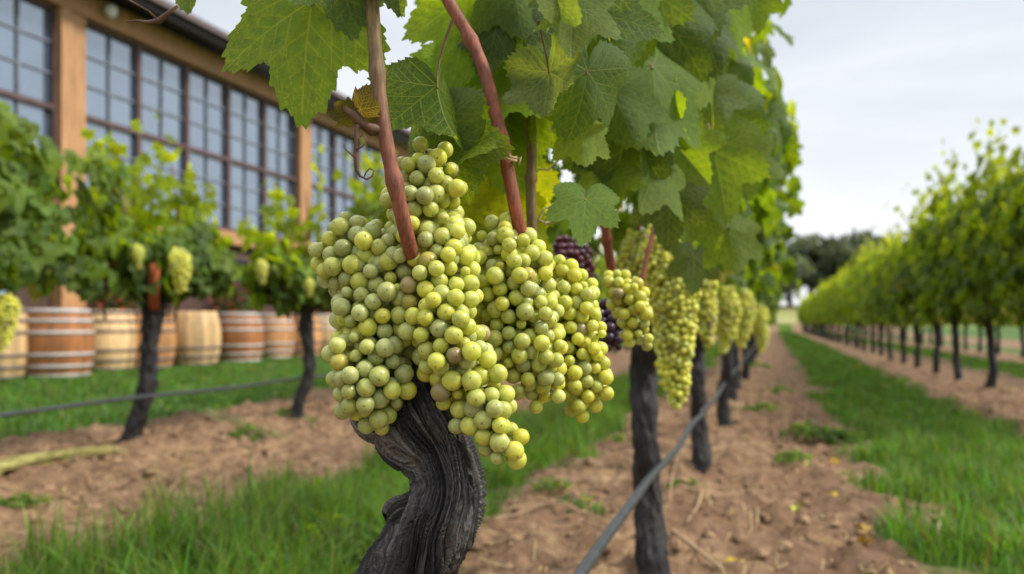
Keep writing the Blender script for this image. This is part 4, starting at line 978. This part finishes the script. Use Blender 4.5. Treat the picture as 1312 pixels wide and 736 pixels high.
tl = [(985, 88, .80), (1012, 104, .95), (1040, 92, 1.0), (1064, 98, 1.12), (1092, 90, 1.08), (1120, 96, 1.14), (1150, 92, 1.05), (1182, 98, 1.1), (1215, 95, 1.05), (1250, 100, 1.1), (1290, 96, 1.0), (1330, 100, 1.1), (940, 100, 1.0), (890, 98, 1.0)]
for k, (px, z, s) in enumerate(tl):
    p = at(px, HY, z); t_ = thing('tree', 'dark leafy tree in the wood closing the far end of the vineyard', 'tree', (p.x, p.y, float(ground_base(np.array([p.x]), np.array([p.y]))[0])), k * 1.7, 'trees on the skyline'); t_.scale = (s, s, s * random.uniform(.9, 1.1))
    link('crown', crowns[k % 3], t_); link('trunk', tr_d, t_)

# ------------------------------------------------------------------ small things on the soil
XYs, tris_, qds_, vns_, dst_ = leaf_template(40, 3, 9)
M_FALL = simple('fallen_leaf', (.5,.36,.05), .6, 40, use_obj=True)
FALL = [mesh_np('fallen_leaf', np.column_stack([XYs, leaf_z(XYs, dst_, *a)]), tris=tris_, quads=qds_, mats=[M_FALL]) for a in ((-.5,.2,.2,1,.3), (.6,.1,.25,3,-.5), (.1,.9,.2,5,.2))]
def on_ground(px, py):
    z = FPX * CAMH / (py - HY); p = at(px, py, z); h = float(ground_h(np.array([p.x]), np.array([p.y]))[0]); return Vector((p.x, p.y, h))
for k, (px, py, s, c_) in enumerate([(1070, 598, .030, (.62,.36,.03)), (1067, 640, .030, (.62,.44,.05)), (1022, 667, .026, (.50,.55,.06)), (1035, 597, .022, (.45,.45,.08)), (1072, 678, .022, (.55,.42,.10)), (1102, 681, .026, (.60,.40,.06)), (1109, 697, .030, (.62,.38,.03)), (946, 732, .036, (.66,.46,.03)), (1100, 473, .05, (.55,.40,.03)), (1136, 496, .04, (.5,.42,.06)), (1222, 562, .034, (.62,.44,.05)), (1240, 607, .036, (.55,.33,.06)), (1062, 522, .035, (.45,.14,.04)), (701, 652, .026, (.62,.45,.05)), (1053, 672, .02, (.5,.4,.2)), (1068, 732, .022, (.5,.36,.2)), (55, 568, .04, (.6,.38,.15)), (1003, 560, .03, (.35,.42,.06))]):
    o = link('fallen_leaf', FALL[k % 3], None, on_ground(px, py) + Vector((0, 0, .018 if 1.5 > on_ground(px, py).x > .6 else .006)), color=c_); s *= 1.3; o.scale = (s, s, s); o.rotation_euler = (random.uniform(-.4, .4), random.uniform(-.4, .4), random.uniform(0, 6))
    tag(o, 'yellowed vine leaf lying on the ground', 'leaf', 'fallen leaves on the soil and grass')
# leafy weeds
def weed_mesh(n_, R, H, seed, col, size):
    r = np.random.default_rng(seed); XYw, tw, qw, vw, dw = leaf_template(20, 2, seed); VV, TT, QQ, CC = [], [], [], []; off = 0
    for k in range(n_):
        a = r.uniform(0, 6.28); q = R * r.random() ** .6; p = np.array([q*math.cos(a), q*math.sin(a), H * (1 - q/R*.6) * r.uniform(.3, 1)]); nn = np.array([.4*math.cos(a), .4*math.sin(a), 1]) + r.normal(size=3)*.35; nn /= np.linalg.norm(nn)
        t_ = np.array([math.cos(a), math.sin(a), 0]) + r.normal(size=3)*.4; t_ -= nn * (t_ @ nn); t_ /= np.linalg.norm(t_); x_ = np.cross(t_, nn); s = size * r.uniform(.6, 1.2)
        z = leaf_z(XYw, dw, .3, .2, .1, r.uniform(0, 6), 0); VV.append(p + s*(XYw[:, :1]*x_ + XYw[:, 1:]*t_ + z[:, None]*nn)); TT.append(tw+off); QQ.append(qw+off); off += len(XYw); CC.append(np.tile(np.array(col) * r.uniform(.7, 1.3), (len(XYw), 1)))
    return mesh_np('weed', np.concatenate(VV), tris=np.concatenate(TT), quads=np.concatenate(QQ), mats=[M_FOL], cattr={'leafcol': np.concatenate(CC)}, fattr={'vein': np.zeros(off)})
WEED = [weed_mesh(60, .13, .09, 1, (.12,.20,.05), .03), weed_mesh(40, .10, .06, 2, (.10,.20,.03), .025), weed_mesh(70, .18, .10, 3, (.085,.17,.03), .035)]
for k, (px, py, mi, s, lab) in enumerate([(738, 655, 0, 1.0, 'pale green leafy weed on the soil beside the hose'), (705, 632, 0, .7, 'small pale weed between trunk and leafy weed'), (1015, 598, 1, 1.0, 'small green weed on dark soil in the aisle'), (1040, 562, 2, 1.1, 'leafy green weed patch at the edge of the grass alley'), (1085, 565, 2, .9, 'leafy green weed joining the grass alley edge'), (975, 533, 2, 1.0, 'green weed on the tilled soil by the slanting trunk'), (790, 572, 1, 1.0, 'low green weed on the soil left of the second trunk'), (970, 475, 2, 1.3, 'distant green weed on the soil beside the central trunks'), (880, 635, 1, .8, 'small weed near the foot of the second trunk'), (1000, 505, 1, 1.5, 'light green weed in the middle of the soil strip'), (395, 545, 1, 1.0, 'bright weed at the foot of the slender crooked trunk'), (365, 540, 1, 1.1, 'weed tuft left of the slender crooked trunk'), (310, 560, 2, 1.0, 'trailing weed on the soil before the slender trunk'), (1165, 590, 2, .6, 'weed standing within the grass alley'), (30, 650, 1, 1.0, 'weed sprig at the edge of the soil in the corner')]):
    p = on_ground(px, py); o = link('weed', WEED[mi], None, p); o.scale = (s, s, s); o.rotation_euler = (0, 0, k); tag(o, lab, 'weed')
for k, (px, py, mi, s) in enumerate([(330, 700, 0, .9), (405, 660, 2, .8), (440, 720, 0, 1.0), (470, 650, 1, 1.0), (380, 730, 2, .9), (290, 735, 1, .9), (490, 700, 2, .7), (425, 690, 1, .8)]):
    p = on_ground(px, py); o = link('weed', WEED[mi], None, p); o.scale = (s, s, s * 1.9); o.rotation_euler = (0, 0, k * 1.3); tag(o, 'leafy weed growing among the tall grass behind the gnarled trunk', 'weed', 'weeds in the tall grass')
# dry prunings and straw
rl_ = np.random.default_rng(77); ns = 6500; ly = 1.5 + rl_.random(ns) ** 1.5 * 9; lx = rl_.uniform(-4.6, 3.1, ns); kp = grass_mask(lx, ly) < .4; lx, ly = lx[kp], ly[kp]; ns = len(lx)
az = rl_.uniform(0, 6.28, ns); ll = .02 + .16 * rl_.random(ns) ** 2; wv = np.stack([-np.sin(az), np.cos(az), 0*az], 1) * rl_.uniform(.001, .0034, (ns, 1)); V = []
for t_ in (-1, 0, 1):
    px_, py_ = lx + np.cos(az + t_*.15) * ll * t_ * .5, ly + np.sin(az + t_*.15) * ll * t_ * .5; c_ = np.stack([px_, py_, ground_h(px_, py_) + .006 + .008 * rl_.random(ns)], 1); V += [c_ - wv, c_ + wv + np.array([0, 0, .002])]
V = np.stack(V, 1); b0 = np.arange(ns)[:, None] * 6; q = np.concatenate([b0 + np.array([[0,1,3,2]]), b0 + np.array([[2,3,5,4]])])
o = link('straw', mesh_np('straw', V.reshape(-1, 3), quads=q, mats=[M_GRASS], cattr={'leafcol': np.repeat(np.array([(.40,.29,.16),(.28,.18,.10),(.18,.10,.06),(.45,.38,.20)])[rl_.integers(0, 4, ns)], 6, 0)})); tag(o, 'dry straw and leaf litter scattered over the tilled soil', 'straw', kind='stuff')
M_DRY = simple('dry_stem', (.42,.30,.18), .8, 40, use_obj=True)
def dry(pts, r0, label, cat, col=(.40,.27,.16), name='dry_cane'):
    P = [on_ground(*p) + Vector((0, 0, r0 + .012)) for p in pts]; mb = MB(); mb.tube(catmull([tuple(p) for p in P], 16).tolist(), list(np.linspace(r0, r0*.5, 16)), 6); o = mb.build(name, M_DRY, smooth=True, color=col); tag(o, label, cat); return o
dry([(612, 668), (660, 664), (710, 664), (748, 670)], .007, 'dry brown pruned cane lying on the soil below the grape tip', 'twig')
dry([(872, 640), (900, 632), (940, 628)], .007, 'dry cane lying near the thick third trunk', 'twig')
dry([(900, 640), (895, 665), (880, 690)], .006, 'bent dry cane crossing the soil beside the second trunk', 'twig')
dry([(900, 640), (920, 655), (945, 670)], .005, 'thin dry cane fragment in the aisle', 'twig')
dry([(985, 545), (995, 570), (1010, 595)], .008, 'dark dry cane lying along the tilled aisle', 'twig', (.24,.14,.08))
dry([(1200, 690), (1207, 665), (1214, 650)], .006, 'pale straw leaning at the grass edge', 'straw', (.5,.42,.25), 'straw')
dry([(860, 700), (900, 726), (925, 745)], .007, 'pale dry cane by the bottom edge of the picture', 'twig')
dry([(868, 595), (862, 625), (858, 660)], .005, 'thin dry stalk just beside the second trunk', 'twig', (.46,.30,.18))
# bundle of cut straw on the soil, and a second one further back
def straw_bundle(pts, n_, spread, label, cols):
    r = random.Random(3); mb = MB(); base = on_ground(*pts[0])
    for k in range(n_):
        P = [on_ground(*p) - base + Vector((r.uniform(-1, 1)*spread, r.uniform(-1, 1)*spread, .02 + r.random()*.05 - .01*i)) for i, p in enumerate(pts)]
        mb.tube(catmull([tuple(p) for p in P], 10).tolist(), list(np.linspace(.005, .002, 10)), 5)
    o = mb.build('straw_bundle', M_DRY, None, base, smooth=True, color=cols); tag(o, label, 'straw')
straw_bundle([(-30, 628), (40, 606), (90, 598), (140, 594)], 34, .07, 'bundle of yellow-green cut straw lying on the soil', (.40,.36,.12))
straw_bundle([(270, 540), (295, 552), (330, 558), (365, 562)], 14, .06, 'small heap of pale straw on the soil before the slender vine', (.36,.33,.14))
